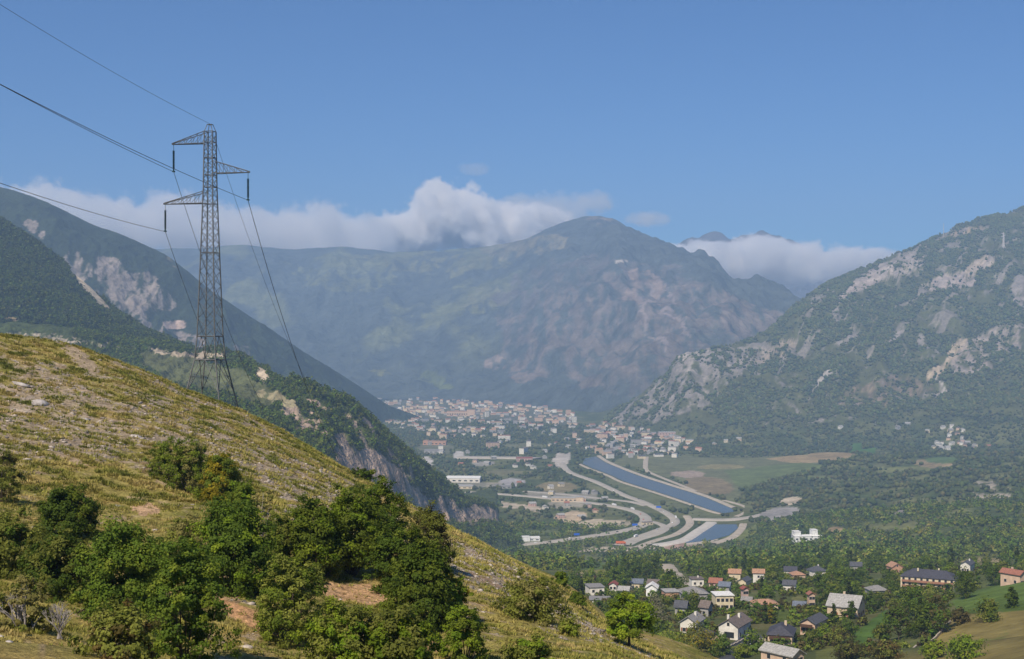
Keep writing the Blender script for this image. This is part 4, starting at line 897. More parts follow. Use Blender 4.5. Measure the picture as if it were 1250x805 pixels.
H_(976, 747, 16, 8, 3, 75, 'grey', 'bluegrey', 'low shed with blue grey roof above the orange chalet', chim=0, cat='shed')
H_(990, 741, 8, 6, 6, 5, 'peach', 'terracotta', 'narrow peach tower house above the orange chalet', chim=0)
H_(726, 730, 22, 12, 6, 10, 'white', 'grey', 'white and grey two level house at the left end of the village', 'flat', chim=0)
H_(732, 739, 26, 9, 3, -5, 'white', 'grey', 'low white annex below the leftmost village house', 'flat', chim=0)
H_(749, 727, 11, 10, 6, -12, 'white', 'red', 'white house with red gable left of the pale roof', chim=0)
H_(762, 728, 15, 11, 3.6, 75, 'white', 'pale', 'white house with very pale roof in the left village row', chim=0)
H_(778, 719, 16, 12, 4, 78, 'cream', 'bluegrey', 'house with blue grey roof in the left village row', chim=0)
H_(798, 721, 16, 11, 4.6, 72, 'white', 'brown', 'white walled house with dark eaves in the left village row', chim=0)
H_(796, 728, 16, 9, 4.6, -10, 'bright', 'white', 'bright white house left of the orange building', chim=0)
H_(818, 733, 19, 9, 4.4, 8, 'orange', 'pale', 'orange building with pale roof at the road junction', 'flat', chim=0)
H_(846, 731, 34, 12, 3.4, 6, 'grey', 'grey', 'long grey roofed building behind the orange one', chim=0, style='hip', pitch=22, cat='building')
H_(832, 752, 17, 12, 4, 70, 'grey', 'slate', 'steep dark grey roof right of the silver spruce', pitch=42, chim=0)
H_(791, 763, 14, 10, 4, 60, 'grey', 'grey', 'steep grey roof behind the bright crest tree', pitch=45, chim=0)
H_(862, 752, 16, 11, 4, 55, 'grey', 'brown', 'steep brown grey roof among dark trees', pitch=44, chim=0)
H_(707, 748, 8, 8, 3, 0, 'white', 'grey', 'small white shed just over the stony crest', 'flat', chim=0, cat='shed')
# garden walls and a terrace beside the road
for (a, b_, lab) in [((880, 798), (915, 777), 'low pale wall along the asphalt road bend'), ((916, 783), (935, 783), 'short pink wall under the large white chalet'), ((1112, 792), (1160, 762), 'weathered dry stone wall climbing the brown pasture')]:
    A = RT.at(*a); B = RT.at(*b_); mb = MB(); n = 8
    for i in range(n):
        p = A.lerp(B, (i + .5) / n); p.z = RT.zxy(p.x, p.y); q = (B - A); mb.box(p.x, p.y, p.z + .2, (q.xy.length) / n * 1.02, .4, 1.6, math.atan2(q.y, q.x))
    tag(mb.build('garden_wall', paint('wall_stone', (0.42, 0.36, 0.29), .95, var=.3, scale=1.5)), lab, 'wall')

# ------------------------------------------------------------------ cars
def car(px, py, rz, rgb, lab):
    b = RT.at(px, py); root = empty('parked_car', b + Vector((0, 0, .3)), R(rz)); tag(root, lab, 'car', 'cars in the village')
    m = paint('car_paint_%d%d%d' % tuple(int(v * 9) for v in rgb), rgb, .3)
    prof = [(-2.1, .3), (-2.1, .85), (-1.3, .95), (-.8, 1.42), (.7, 1.45), (1.4, .98), (2.1, .85), (2.15, .3)]
    MB().prism([(x, -.85, z) for x, z in prof], (0, 1.7, 0)).build('body', m, root)
    MB().prism([(-1.15, -.87, .98), (-.75, -.87, 1.34), (.62, -.87, 1.36), (1.15, -.87, .98)], (0, 1.74, 0)).build('window', M_pane, root)
    for x in (-1.3, 1.35):
        for y in (-.8, .8): MB().bar((x, y - .1, .32), (x, y + .1, .32), .32, 12).build('wheel', paint('tyre', (.02, .02, .02)), root)
car(914, 792, 30, (.7, .7, .7), 'white car parked beside the asphalt road bend'); car(831, 713, 80, (.05, .05, .06), 'dark car on the pale village road')

# ------------------------------------------------------------------ halls and works on the valley floor
def hall(px, py, wm, Lm, h, rz, wall, roof, lab, extra=(), ground=RT.at, pitch=None, cat='industrial building', nw=6):
    b = ground(px, py); root = empty('industrial_hall', b, R(rz)); tag(root, lab, cat)
    wb = MB().box(0, 0, h / 2 - 1, wm, Lm, h + 2)
    for (x, y, w2, l2, h2) in extra: wb.box(x, y, h2 / 2 - 1, w2, l2, h2 + 2)
    wb.build('wall', Wm(wall), root)
    rb = MB(); rb.prism([(-wm / 2 - .5, -Lm / 2 - .5, h + .02), (-wm / 2 - .5, 0, h + Lm * .07 + .5), (-wm / 2 - .5, Lm / 2 + .5, h + .02)], (wm + 1, 0, 0))
    for (x, y, w2, l2, h2) in extra: rb.box(x, y, h2 + .25, w2 + .6, l2 + .6, .4)
    rb.build('roof', Rm(roof), root)
    for i in range(nw): MB().box((i + .5) / nw * wm - wm / 2, -Lm / 2 - .1, h * .45, wm / nw * .5, .15, h * .3).build('window', M_pane, root)
hall(985, 660, 40, 16, 7, 6, 'bright', 'white', 'bright white works with two raised blocks among woods', [(-15, 1, 9, 14, 13), (10, 1, 8, 12, 15)])
hall(566, 588, 74, 44, 9, -4, 'white', 'white', 'wide low hall with bright white roof beside the cliffs')
hall(568, 596, 34, 30, 5, -4, 'cream', 'pale', 'small beige annex below the wide white roofed hall', nw=3)
hall(648, 660, 26, 16, 5, 10, 'bright', 'white', 'small white hall beside the motorway near the crest', [(-9, -4, 12, 12, 7)], nw=3)
hall(694, 612, 66, 22, 7, -3, 'beige', 'pale', 'long beige warehouse above the sand pits', [(22, -4, 14, 20, 9)], nw=8)
hall(531, 543, 66, 30, 9, -4, 'orange', 'orange', 'orange roofed factory below the town', [(-26, 0, 14, 26, 12)])
hall(530, 553, 50, 30, 7, -4, 'grey', 'grey', 'grey shed below the orange roofed factory', nw=4)
hall(563, 508, 108, 24, 17, -3, 'peach', 'orange', 'large peach and orange block in the middle of the distant town', [(38, 0, 30, 26, 24)], nw=12, cat='building')
hall(820, 531, 82, 24, 8, 4, 'pink', 'pale', 'long low pinkish building above the river village', nw=9, cat='building')
hall(640, 563, 40, 26, 8, 3, 'pink', 'red', 'red roofed works beside the grey rail yard')
hall(612, 596, 40, 20, 5, 5, 'grey', 'grey', 'grey gravel works sheds in the scrub', [(-10, 2, 10, 10, 8)], nw=4)
hall(790, 641, 18, 8, 5, 20, 'cream', 'brown', 'small toll building on the motorway bend', nw=3)
def gsign(px, py, rz, lab):
    b = fl(px, py, 1.5); root = empty('road_sign', b, R(rz)); tag(root, lab, 'road sign', 'blue signs over the motorway')
    MB().box(0, 0, 7.2, 9, .3, 3.2).build('sign_panel', paint('blue_sign', (0.03, 0.13, 0.62), .5), root)
    for s in (-1, 1): MB().bar((s * 4.2, .3, -1), (s * 4.2, .3, 8.8), .2, 6).build('post', M_steel, root)
gsign(704, 658, 10, 'blue sign on the left end of the motorway'); gsign(775, 646, 0, 'blue sign in the middle of the motorway curve'); gsign(804, 624, 0, 'blue sign at the top of the motorway curve')
o = MB().box(0, 0, 3.0, 13, 3, 3.4).box(7.6, 0, 2.4, 2, 2.6, 2.6).build('truck_body', paint('orange_truck', (.6, .15, .05), .5)); o.location = fl(757, 664.5, 1.2)
o.name = 'truck'; tag(o, 'small orange truck near the end of the upper motorway', 'truck')
for x in (-4.5, -3, 2, 7): MB().bar((x, -1.4, .7), (x, 1.4, .7), .7, 10).build('wheel', paint('tyre', (.02, .02, .02)), o)
vb = {}
for nm_, rgb in (('white', (.75, .75, .75)), ('dark', (.05, .05, .06)), ('red', (.4, .05, .04)), ('silver', (.45, .46, .48))):
    vb[nm_] = MB().prism([(-2.2, -.9, .2), (-2.2, -.9, .9), (-1.4, -.9, 1.0), (-.8, -.9, 1.45), (.8, -.9, 1.45), (1.5, -.9, 1.0), (2.2, -.9, .85), (2.2, -.9, .2)], (0, 1.8, 0)).mesh('motorway_car', paint('motorway_car_' + nm_, rgb, .35))
vt = MB().box(-1.2, 0, 2.2, 9.5, 2.5, 3).box(4.9, 0, 1.9, 2.2, 2.4, 2.6).mesh('lorry', paint('motorway_car_white', (.75, .75, .75), .35))
rv = random.Random(5)
for Pp, zt in ((FLP(M1), 1.6), (FLP(M2), 1.2)):
    sp_ = spline(Pp, 6)
    for j in range(4, len(sp_) - 4, 6):
        a_ = sp_[j]; d_ = sp_[j + 1] - a_; n_ = Vector((-d_.y, d_.x, 0)).normalized(); off = rv.choice((-4, -2.5, 3, 4.5)); lorry = rv.random() < .25; k_ = rv.choice(list(vb))
        o = link('lorry' if lorry else 'motorway_car', vt if lorry else vb[k_], None, a_ + n_ * off + Vector((0, 0, zt + .02))); o.rotation_euler = (0, 0, math.atan2(d_.y, d_.x))
        tag(o, 'tiny white lorry driving on the motorway' if lorry else 'tiny %s car driving on the motorway' % k_, 'lorry' if lorry else 'car', 'traffic on the motorway')
for i, (px, py, hm) in enumerate([(728, 664, 22), (698, 668, 24), (742, 660, 18), (712, 676, 20), (740, 678, 20), (604, 670, 8)]):
    b = fl(px, py); o = MB().bar((0, 0, -1), (0, 0, hm), .22, 6, .12).box(0.8, 0, hm, 1.8, .4, .2).build('lamp_post', M_conc); o.location = b
    tag(o, 'thin pale lamp post beside the motorway', 'lamp post', 'lamp posts along the motorway')

# ------------------------------------------------------------------ distant town, river village, hillside hamlet
def town_proto(kind, seed):
    r = random.Random(seed); mb = MB(); mi = []
    W, L, h = {'h': (r.uniform(10, 15), r.uniform(9, 12), r.uniform(5, 7.5)), 'a': (r.uniform(22, 38), 13, r.uniform(10, 16)), 't': (16, 15, r.uniform(18, 24))}[kind]
    mb.box(0, 0, h / 2 - 2, W, L, h + 4); n0 = len(mb.bm.faces)
    if kind == 'h': mb.prism([(-W / 2 - .5, -L / 2 - .5, h - .02), (-W / 2 - .5, 0, h + L * .3), (-W / 2 - .5, L / 2 + .5, h - .02)], (W + 1, 0, 0))
    else: mb.prism([(-W / 2 - .5, -L / 2 - .5, h + .02), (-W / 2 - .5, 0, h + L * .12 + .3), (-W / 2 - .5, L / 2 + .5, h + .02)], (W + 1, 0, 0))
    n1 = len(mb.bm.faces)
    nf = max(1, int(h / 3)); nw = max(2, int(W / 4))
    for k in range(nf):
        for i in range(nw): mb.box((i + .5) / nw * W - W / 2, -L / 2, 1.6 + k * 3, 1.4, .12, 1.4)
    bmesh.ops.recalc_face_normals(mb.bm, faces=mb.bm.faces); mb.bm.faces.ensure_lookup_table()
    wall = r.choice(['white', 'white', 'cream', 'beige', 'peach', 'grey', 'pink'] if kind == 'h' else ['white', 'cream', 'peach', 'grey', 'beige'])
    roof = r.choice(['terracotta', 'brown', 'slate', 'grey', 'brown', 'grey', 'pale'] if kind == 'h' else ['pale', 'terracotta', 'grey', 'brown'])
    me = bpy.data.meshes.new('town_house'); 
    for i, f in enumerate(mb.bm.faces): f.material_index = 0 if i < n0 else (1 if i < n1 else 2)
    mb.bm.to_mesh(me); mb.bm.free()
    for m in (Wm(wall), Rm(roof), M_pane): me.materials.append(m)
    return me, wall, roof, kind
PROT = [town_proto('h', i) for i in range(16)] + [town_proto('a', 30 + i) for i in range(8)] + [town_proto('t', 50 + i) for i in range(3)]
def in_area(poly, n, mind, seed):
    r = random.Random(seed); xs = [p[0] for p in poly]; ys = [p[1] for p in poly]; o = []; t = 0
    while len(o) < n and t < n * 60:
        t += 1; x = r.uniform(min(xs), max(xs)); y = r.uniform(min(ys), max(ys))
        if not in_poly(np.array(x), np.array(y), poly): continue
        if any(abs(x - a) < mind * 1.6 and abs(y - b) < mind * .45 for a, b in o): continue
        o.append((x, y))
    return o
def put_town(pts, group, lab, kinds, seed, sc=1.0, individual=True):
    r = random.Random(seed); res = []
    for (x, y) in pts:
        k = r.choices(kinds[0], kinds[1])[0]; pr = r.choice([p for p in PROT if p[3] == k]); b = RT.at(x, y)
        if individual:
            o = link('town_house' if k == 'h' else 'town_block', pr[0], None, b); o.rotation_euler = (0, 0, r.choice((r.uniform(-.5, .5), r.uniform(1.1, 2)))); o.scale = (sc,) * 3
            nm = {'h': 'house', 'a': 'apartment block', 't': 'tower block'}[k]
            tag(o, f'{pr[1]} {nm} with {pr[2]} roof {lab}', nm, group); res.append(o)
    return res
townA = [p for p in in_area(TOWN_A, 420, 2.6, 1) if perlin(p[0] / 16., p[1] / 6.) > -.28][:290]; townA.sort(key=lambda p: -p[1])
put_town(townA[:100], 'houses and blocks of the distant town', 'in the distant town', (['h', 'a', 't'], [8, 2.5, .2]), 2, .82)
put_town(in_area(TOWN_B, 64, 2.6, 3), 'houses of the river village', 'in the village at the head of the canal', (['h', 'a'], [8, 1]), 4)
HAM = [(1136, 548), (1140, 538), (1150, 528), (1146, 519), (1160, 516), (1172, 524), (1185, 532), (1205, 540), (1208, 549), (1180, 548), (1155, 551)]
put_town(in_area(HAM, 26, 3.4, 5), 'houses of the hillside hamlet', 'in the hamlet on the right hand slope', (['h'], [1]), 6, .95)
put_town([(1132, 528), (1096, 524), (1108, 519), (1026, 523), (806, 546), (886, 540), (902, 538), (872, 544)], 'scattered houses on the slope', 'scattered alone on the wooded slope', (['h'], [1]), 7)
put_town(in_area([(420, 462), (470, 458), (500, 470), (500, 486), (430, 486)], 16, 3, 8), 'houses above the distant town', 'on the slope above the distant town', (['h'], [1]), 8)
IND = [(560, 520), (700, 526), (735, 560), (700, 572), (640, 575), (560, 570), (520, 545)]
put_town(in_area(IND, 40, 4, 9), 'buildings between town and rail yard', 'between the town and the rail yard', (['h', 'a'], [3, 1]), 10)
put_town(in_area([(600, 590), (720, 590), (745, 618), (700, 648), (640, 636)], 14, 6, 21), 'small buildings inside the motorway bend', 'inside the motorway bend', (['h'], [1]), 11, .9)
# the rest of the town, too many and too small to count
rs = random.Random(12); Vt = []; Ft = []; Mi = []; Ct = []
for (x, y) in townA[100:] + in_area(TOWN_A, 70, 1.2, 17) + in_area([(408, 488), (470, 494), (530, 520), (620, 526), (600, 536), (520, 532), (450, 512)], 90, 2.4, 23) + in_area([(690, 520), (740, 516), (850, 538), (870, 552), (800, 562), (720, 560)], 60, 3, 24):
    b = RT.at(x, y); W = rs.uniform(9, 24); L = rs.uniform(8, 13); h = rs.uniform(5, 12); a = rs.uniform(-.6, .6); ca, sa = math.cos(a), math.sin(a); o = len(Vt)
    for (u, v, z) in [(-1, -1, -3), (1, -1, -3), (1, 1, -3), (-1, 1, -3), (-1, -1, h), (1, -1, h), (1, 1, h), (-1, 1, h), (-1, 0, h + L * .28), (1, 0, h + L * .28)]:
        X_ = u * W / 2; Y_ = v * L / 2; Vt.append((b.x + X_ * ca - Y_ * sa, b.y + X_ * sa + Y_ * ca, b.z + z))
    wc = WALLC[rs.choice(['white', 'cream', 'beige', 'peach', 'white', 'grey'])]; rc = ROOFC[rs.choice(['terracotta', 'brown', 'grey', 'orange', 'slate'])]
    for f in [(0, 1, 5, 4), (1, 2, 6, 5), (2, 3, 7, 6), (3, 0, 4, 7), (4, 8, 7, 7), (5, 6, 9, 9)]: Ft.append([v + o for v in f]); Ct.append(wc)
    for f in [(4, 5, 9, 8), (8, 9, 6, 7)]: Ft.append([v + o for v in f]); Ct.append(rc)
bm = bmesh.new(); vs = [bm.verts.new(v) for v in Vt]; ly = bm.loops.layers.float_color.new('tint')
for f, cc_ in zip(Ft, Ct):
    ff = []; [ff.append(v) for v in f if v not in ff]; fc = bm.faces.new([vs[v] for v in ff])
    for l in fc.loops: l[ly] = (*cc_, 1)
me = bpy.data.meshes.new('town_rooftops'); bm.to_mesh(me); bm.free(); me.materials.append(terrain_mat('town_render', [0.3], .9, 1.1))
tag(link('town_rooftops', me), 'mass of small houses and roofs of the distant town', 'town', kind='stuff')

# ------------------------------------------------------------------ village trees, one object each
def tree_proto(seed, pal, pal2, f2, kind, w, h, base, ncl=46, nl=17, size=.42):
    me, C = foliage('crown', w, h, ncl, nl, size, pal, kind, base, crad=.17 * w, seed=seed, pal2=pal2, f2=f2)
    rng = np.random.default_rng(seed); tr = stems('trunk', C[:7], M_bark, .22, h * max(base, .12), rng=rng)
    return me, tr, w, h
TP = {'broad': [tree_proto(i, p, q, .35, 'tree', w, h, .12) for i, (p, q, w, h) in enumerate([('dark', 'mid', 8, 8.5), ('mid', 'dark', 7.5, 8), ('dark', 'conifer', 9, 9), ('mid', 'olive', 7, 7), ('olive', 'mid', 7, 6.5), ('mid', 'bright', 6.5, 7), ('dark', 'mid', 6.5, 9.5)])],
      'bush': [tree_proto(20 + i, p, q, .4, 'dome', 5, 3.6, .02, 30, 15, .36) for i, (p, q) in enumerate([('mid', 'olive'), ('olive', 'dark'), ('dark', 'mid'), ('brown', 'olive')])],
      'fir': [tree_proto(40, 'conifer', 'dark', .3, 'cone', 5, 12, .06), tree_proto(41, 'conifer', 'mid', .2, 'cone', 4, 10, .06)]}
def put_tree(pr, loc, sc, lab, cat='tree', grp=None, name='tree', rz=None):
    root = empty(name, loc, random.random() * 6); tag(root, lab, cat, grp); root.scale = (sc, sc, sc * random.uniform(.9, 1.12))
    link('crown', pr[0], root); link('trunk', pr[1], root); return root
special = [
 (801, 757, 38, 30, 'silver', 'silver', 'cone', 'silver blue spruce beside the steep grey roof', 'spruce'), (934, 762, 9, 30, 'conifer', 'dark', 'open', 'dark columnar conifer near the yellow green one', 'cypress'),
 (941, 762, 9, 24, 'yellow', 'bright', 'open', 'yellow green columnar tree beside the dark one', 'tree'), (1097, 781, 38, 40, 'dark', 'brown', 'dome', 'dark brown green tree at the left of the meadow clump', 'tree'),
 (1128, 778, 34, 36, 'mid', 'dark', 'dome', 'mid green tree in the middle of the meadow clump', 'tree'), (1147, 774, 34, 50, 'dark', 'brown', 'tree', 'tall dark tree at the right of the meadow clump', 'tree'),
 (1116, 752, 36, 34, 'dark', 'mid', 'tree', 'dark tree standing just before the long residence', 'tree'), (1206, 758, 32, 26, 'olive', 'mid', 'dome', 'round olive bush alone on the brown pasture', 'bush'),
 (1236, 742, 14, 20, 'dark', 'mid', 'dome', 'small dark tree on the green meadow at the right', 'tree'), (1179, 731, 27, 34, 'mid', 'dark', 'tree', 'green tree at the right end of the long residence', 'tree'),
 (1215, 715, 24, 26, 'dark', 'conifer', 'tree', 'dark tree left of the tall right edge house', 'tree'), (1024, 787, 28, 22, 'brown', 'olive', 'dome', 'round brownish bush on the lower meadow', 'bush'),
 (818, 806, 46, 38, 'olive', 'bright', 'dome', 'pale olive bush at the bottom beside the crest tree', 'bush'), (852, 812, 46, 34, 'olive', 'yellow', 'dome', 'yellow olive bush before the peach chalet', 'bush'), (880, 800, 26, 24, 'dark', 'mid', 'dome', 'dark bush right of the peach chalet', 'bush'),
 (1180, 806, 46, 26, 'bright', 'dark', 'dome', 'bright green bramble patch on the brown pasture', 'bush'), (1140, 806, 30, 22, 'bright', 'olive', 'dome', 'lime green bush at the bottom of the pasture', 'bush'), (1040, 808, 46, 20, 'brown', 'olive', 'dome', 'dull brown bush at the bottom edge beneath the meadow', 'bush'),
 (1083, 806, 40, 20, 'dry', 'olive', 'dome', 'straw coloured bush at the bottom edge', 'bush'), (1172, 762, 22, 16, 'brown', 'dry', 'dome', 'brown bush at the end of the dry stone wall', 'bush'), (905, 812, 22, 16, 'mid', 'olive', 'dome', 'green hedge bush inside the road bend', 'bush'),
 (846, 750, 22, 26, 'dark', 'olive', 'tree', 'dark tree between the two steep roofs', 'tree'), (1018, 760, 10, 22, 'conifer', 'dark', 'cone', 'thin fir against the pale roofed house', 'fir'), (1040, 756, 12, 18, 'dark', 'mid', 'open', 'upright dark tree touching the pale roof', 'tree')]
TB = []
for i, (px, py, wp, hp, p1, p2, kd, lab, cat) in enumerate(special):
    b = RT.at(px, min(py, 804)); s = b.y / F; w_, h_ = wp * s, hp * s
    pr = tree_proto(300 + i, p1, p2, .35, kd, w_, h_, .05 if kd != 'tree' else .1, int(30 + 5 * w_), 26, .30)
    put_tree(pr, b, 1, lab, cat, name={'bush': 'bush', 'spruce': 'spruce_tree', 'cypress': 'cypress_tree', 'fir': 'fir_tree'}.get(cat, 'broadleaf_tree')); TB.append((px, py, wp))
rmask = road_mask(RT.X, RT.D, 1.5)
for e_ in (20, 45): rmask |= road_mask(RT.X * (1 + e_ / RT.D), RT.D + e_, 0) & (RT.D > 1900)
near = (RT.D > 405) & (RT.D < 1140) & (RT.PX > 690) & (RT.PX < 1275)
Pn, (iv, iu) = RT.scatter(16000, near * (1 - OPEN) * (~rmask) * np.where(RT.PX > 1060, 0.7, 1.0) / RT.D ** 1.1)
cnt = 0; placed = []; ntree = 0; nbush = 0
crx = [p[0] for p in crest_fg()]; cry = [p[1] for p in crest_fg()]
for k in range(len(Pn)):
    if cnt >= 400 or (ntree >= 272 and nbush >= 200): break
    x, y, z = Pn[k]; px = CX + x / y * F; py = CY + (H - z) / y * F
    if py > np.interp(px, crx, cry) + 25: continue
    bush = random.random() < (.25 if y > 600 else .45); sc = random.uniform(.75, 1.3) * (1 if y > 600 else .75); pr = random.choice(TP['bush' if bush else ('fir' if random.random() < .07 else 'broad')])
    w_ = pr[2] * sc / y * F; h_ = pr[3] * sc / y * F
    if any((x - a) ** 2 + (y - b) ** 2 < (c_ * .34 + pr[2] * sc * .34) ** 2 for a, b, c_ in placed): continue
    bad = False
    for (x0, y0, x1, y1, d) in BOX:
        hwd = (x1 - x0) / 2
        if px + w_ * .45 > x0 and px - w_ * .45 < x1:
            if y < d + 2 and py - h_ < y1 - (y1 - y0) * .35 and py > y0: bad = True; break
            if abs(y - d) < 7 + hwd * d / F * .6: bad = True; break
    if bad: continue
    if any(abs(px - a) < (c_ + w_) * .35 and -6 < py - b < 12 for a, b, c_ in TB): continue
    if (bush and nbush >= 200) or (not bush and ntree >= 272): continue
    placed.append((x, y, pr[2] * sc)); cnt += 1; nbush += bush; ntree += not bush
    kind = 'bush' if bush else 'tree'
    put_tree(pr, (x, y, z), sc, 'green %s among the village gardens' % ('rounded bush' if bush else ('pointed fir' if pr in TP['fir'] else 'leafy tree')), kind, 'village garden %s' % ('bushes' if bush else ('firs' if pr in TP['fir'] else 'trees')), name={'bush': 'bush', 'tree': 'broadleaf_tree'}[kind] if pr not in TP['fir'] else 'fir_tree')
print('village trees', cnt, ntree, nbush)

# ------------------------------------------------------------------ woods: everything too far or too many to count
def woods(name, P, scale, protos, lab, mul=1.0):
    """merge many copies of small foliage arrays into one mesh"""
    Vs = []; Fs = []; Cs = []; off = 0; which = RNG.integers(0, len(protos), len(P))
    for k, (q, f, cc) in enumerate(protos):
        sel = np.nonzero(which == k)[0]
        if not len(sel): continue
        a = RNG.random(len(sel)) * 6.28; ca, sa = np.cos(a)[:, None], np.sin(a)[:, None]; s = scale[sel][:, None]
        V = np.stack([(q[None, :, 0] * ca - q[None, :, 1] * sa) * s, (q[None, :, 0] * sa + q[None, :, 1] * ca) * s, q[None, :, 2] * s * (.85 + .3 * RNG.random((len(sel), 1)))], -1) + P[sel][:, None]
        tint = mul * (0.7 + 0.6 * RNG.random((len(sel), 1, 1))) * np.array([1, 1, 1]) * (1 + (RNG.random((len(sel), 1, 3)) - .5) * .25)
        Vs.append(V.reshape(-1, 3)); Fs.append((f[None] + (np.arange(len(sel)) * len(q))[:, None, None]).reshape(-1, f.shape[1]) + off); Cs.append((cc[None] * tint).reshape(-1, 3)); off += len(sel) * len(q)
    return tag(link(name, mesh_np(name, np.concatenate(Vs), np.concatenate(Fs), M_wood, np.concatenate(Cs))), lab, 'woodland', kind='stuff')
def fol_arr(seed, pal, pal2, w, h, ncl, nl, size, kind='tree'):
    rng = np.random.default_rng(seed); C = crown_clusters(w, h, ncl, rng, .05, kind)
    return leaves(C, .2 * w * (.6 + .8 * rng.random(ncl)), nl, size, palcols(pal, ncl, rng, pal2, .3), np.array([0, 0, h * .4]), rng)
def blob_arr(seed, col, w, h, sub=1):
    bm = bmesh.new(); bmesh.ops.create_icosphere(bm, subdivisions=sub, radius=.5); r = np.random.default_rng(seed)
    V = np.array([v.co[:] for v in bm.verts]) * (0.75 + .5 * r.random((len(bm.verts), 1))); f = np.array([[v.index for v in q.verts] for q in bm.faces]); bm.free()
    V = V * np.array([w, w, h]); V[:, 2] += h * .4; return V, f, np.tile(np.array(col), (len(V), 1)) * (0.85 + .3 * r.random((len(V), 1)))
midp = [fol_arr(400 + i, a, b, 8, 9, 12, 9, .95) for i, (a, b) in enumerate([('dark', 'mid'), ('mid', 'olive'), ('dark', 'conifer'), ('mid', 'dark'), ('olive', 'mid')])]
dens = np.clip(fbm(RT.X / 70, RT.D / 70, 4) * 1.6 + .75, 0.03, 1.3)
vis = (RT.PX > 560) & (RT.PX < 1290) & (RT.PY > 0)
A1 = vis & (RT.D >= 1120) & (RT.D < 2350)
P1, _ = RT.scatter(9500, A1 * dens * (1 - OPEN) * ~rmask)
woods('near_woodland', P1, .4 + .95 * RNG.random(len(P1)) ** 1.6, midp, 'mixed green woodland between village and valley floor', 1.2)
bl = [blob_arr(500 + i, c_, 9, 8) for i, c_ in enumerate([(0.070, 0.090, 0.024), (0.098, 0.115, 0.030), (0.050, 0.068, 0.02), (0.125, 0.13, 0.042), (0.078, 0.098, 0.026)])]
townm = in_poly(RT.PX, RT.PY, TOWN_A) | in_poly(RT.PX, RT.PY, TOWN_B) | in_poly(RT.PX, RT.PY, HAM) | in_poly(RT.PX, RT.PY, IND)
mt_ = sstep(9.0, 9.6, RT.VV) * sstep(715, 760, RT.PX)
A2 = (RT.PX > 400) & (RT.PX < 1320) & (RT.D >= 2350) & (RT.VV < 9.6)
PH, _ = RT.scatter(3200, near * (1 - OPEN) * ~rmask * np.clip(fbm(RT.X / 18, RT.D / 18, 4) * 3 + .35, 0, 1.5) / RT.D)
hs_ = [fol_arr(470 + i, a, b, 8, 6, 9, 9, 1.0, 'dome') for i, (a, b) in enumerate([('dark', 'mid'), ('mid', 'olive'), ('dark', 'olive'), ('brown', 'mid')])]
woods('garden_shrubbery', PH, .25 + .35 * RNG.random(len(PH)), hs_, 'low hedges and shrubbery between the village houses', .9)
P2, _ = RT.scatter(24000, A2 * dens * np.where((RT.PX < 905) & (RT.D < 3700), .36, 1) * (1 - OPEN) * np.where(townm, .6, 1) * ~rmask)
woods('valley_woodland', P2, .35 + .85 * RNG.random(len(P2)) ** 1.7, bl, 'scattered trees and thickets over the valley floor')
A3 = (RT.VV >= 9.5) & (RT.VV < 11.02) & (RT.PX > 735) & (RT.PX < 1320)
P3_, _ = RT.scatter(60000, A3 * np.clip(fbm(RT.X / 130, RT.D / 200, 4) * 2 + .6, .02, 1.2) * (1 - ROCKM * .95))
woods('mountain_woodland', P3_, .4 + .85 * RNG.random(len(P3_)) ** 1.6, bl, 'dark forest covering the right hand mountain')
lite = [fol_arr(450 + i, a, b, 8, 8, 8, 6, 1.15) for i, (a, b) in enumerate([('dark', 'mid'), ('dark', 'conifer'), ('mid', 'dark')])]
P4, _ = SP.scatter(13000, (SP.PX > 90) & (SP.VV > .8) & (SP.VV < 3.05) & (SPROCK < .5))
woods('spur_woodland', P4, .5 + .5 * RNG.random(len(P4)), lite, 'dark forest on the rocky spur', .72)
P5, _ = DK.scatter(16000, (DK.PX > -40) & (DK.PX < 330) & (DK.VV > .6) & (DK.VV < 2.03) & (DKROCK < .5))
woods('dark_hill_woodland', P5, .8 + .7 * RNG.random(len(P5)), lite, 'dense dark forest on the hill at the left', .6)

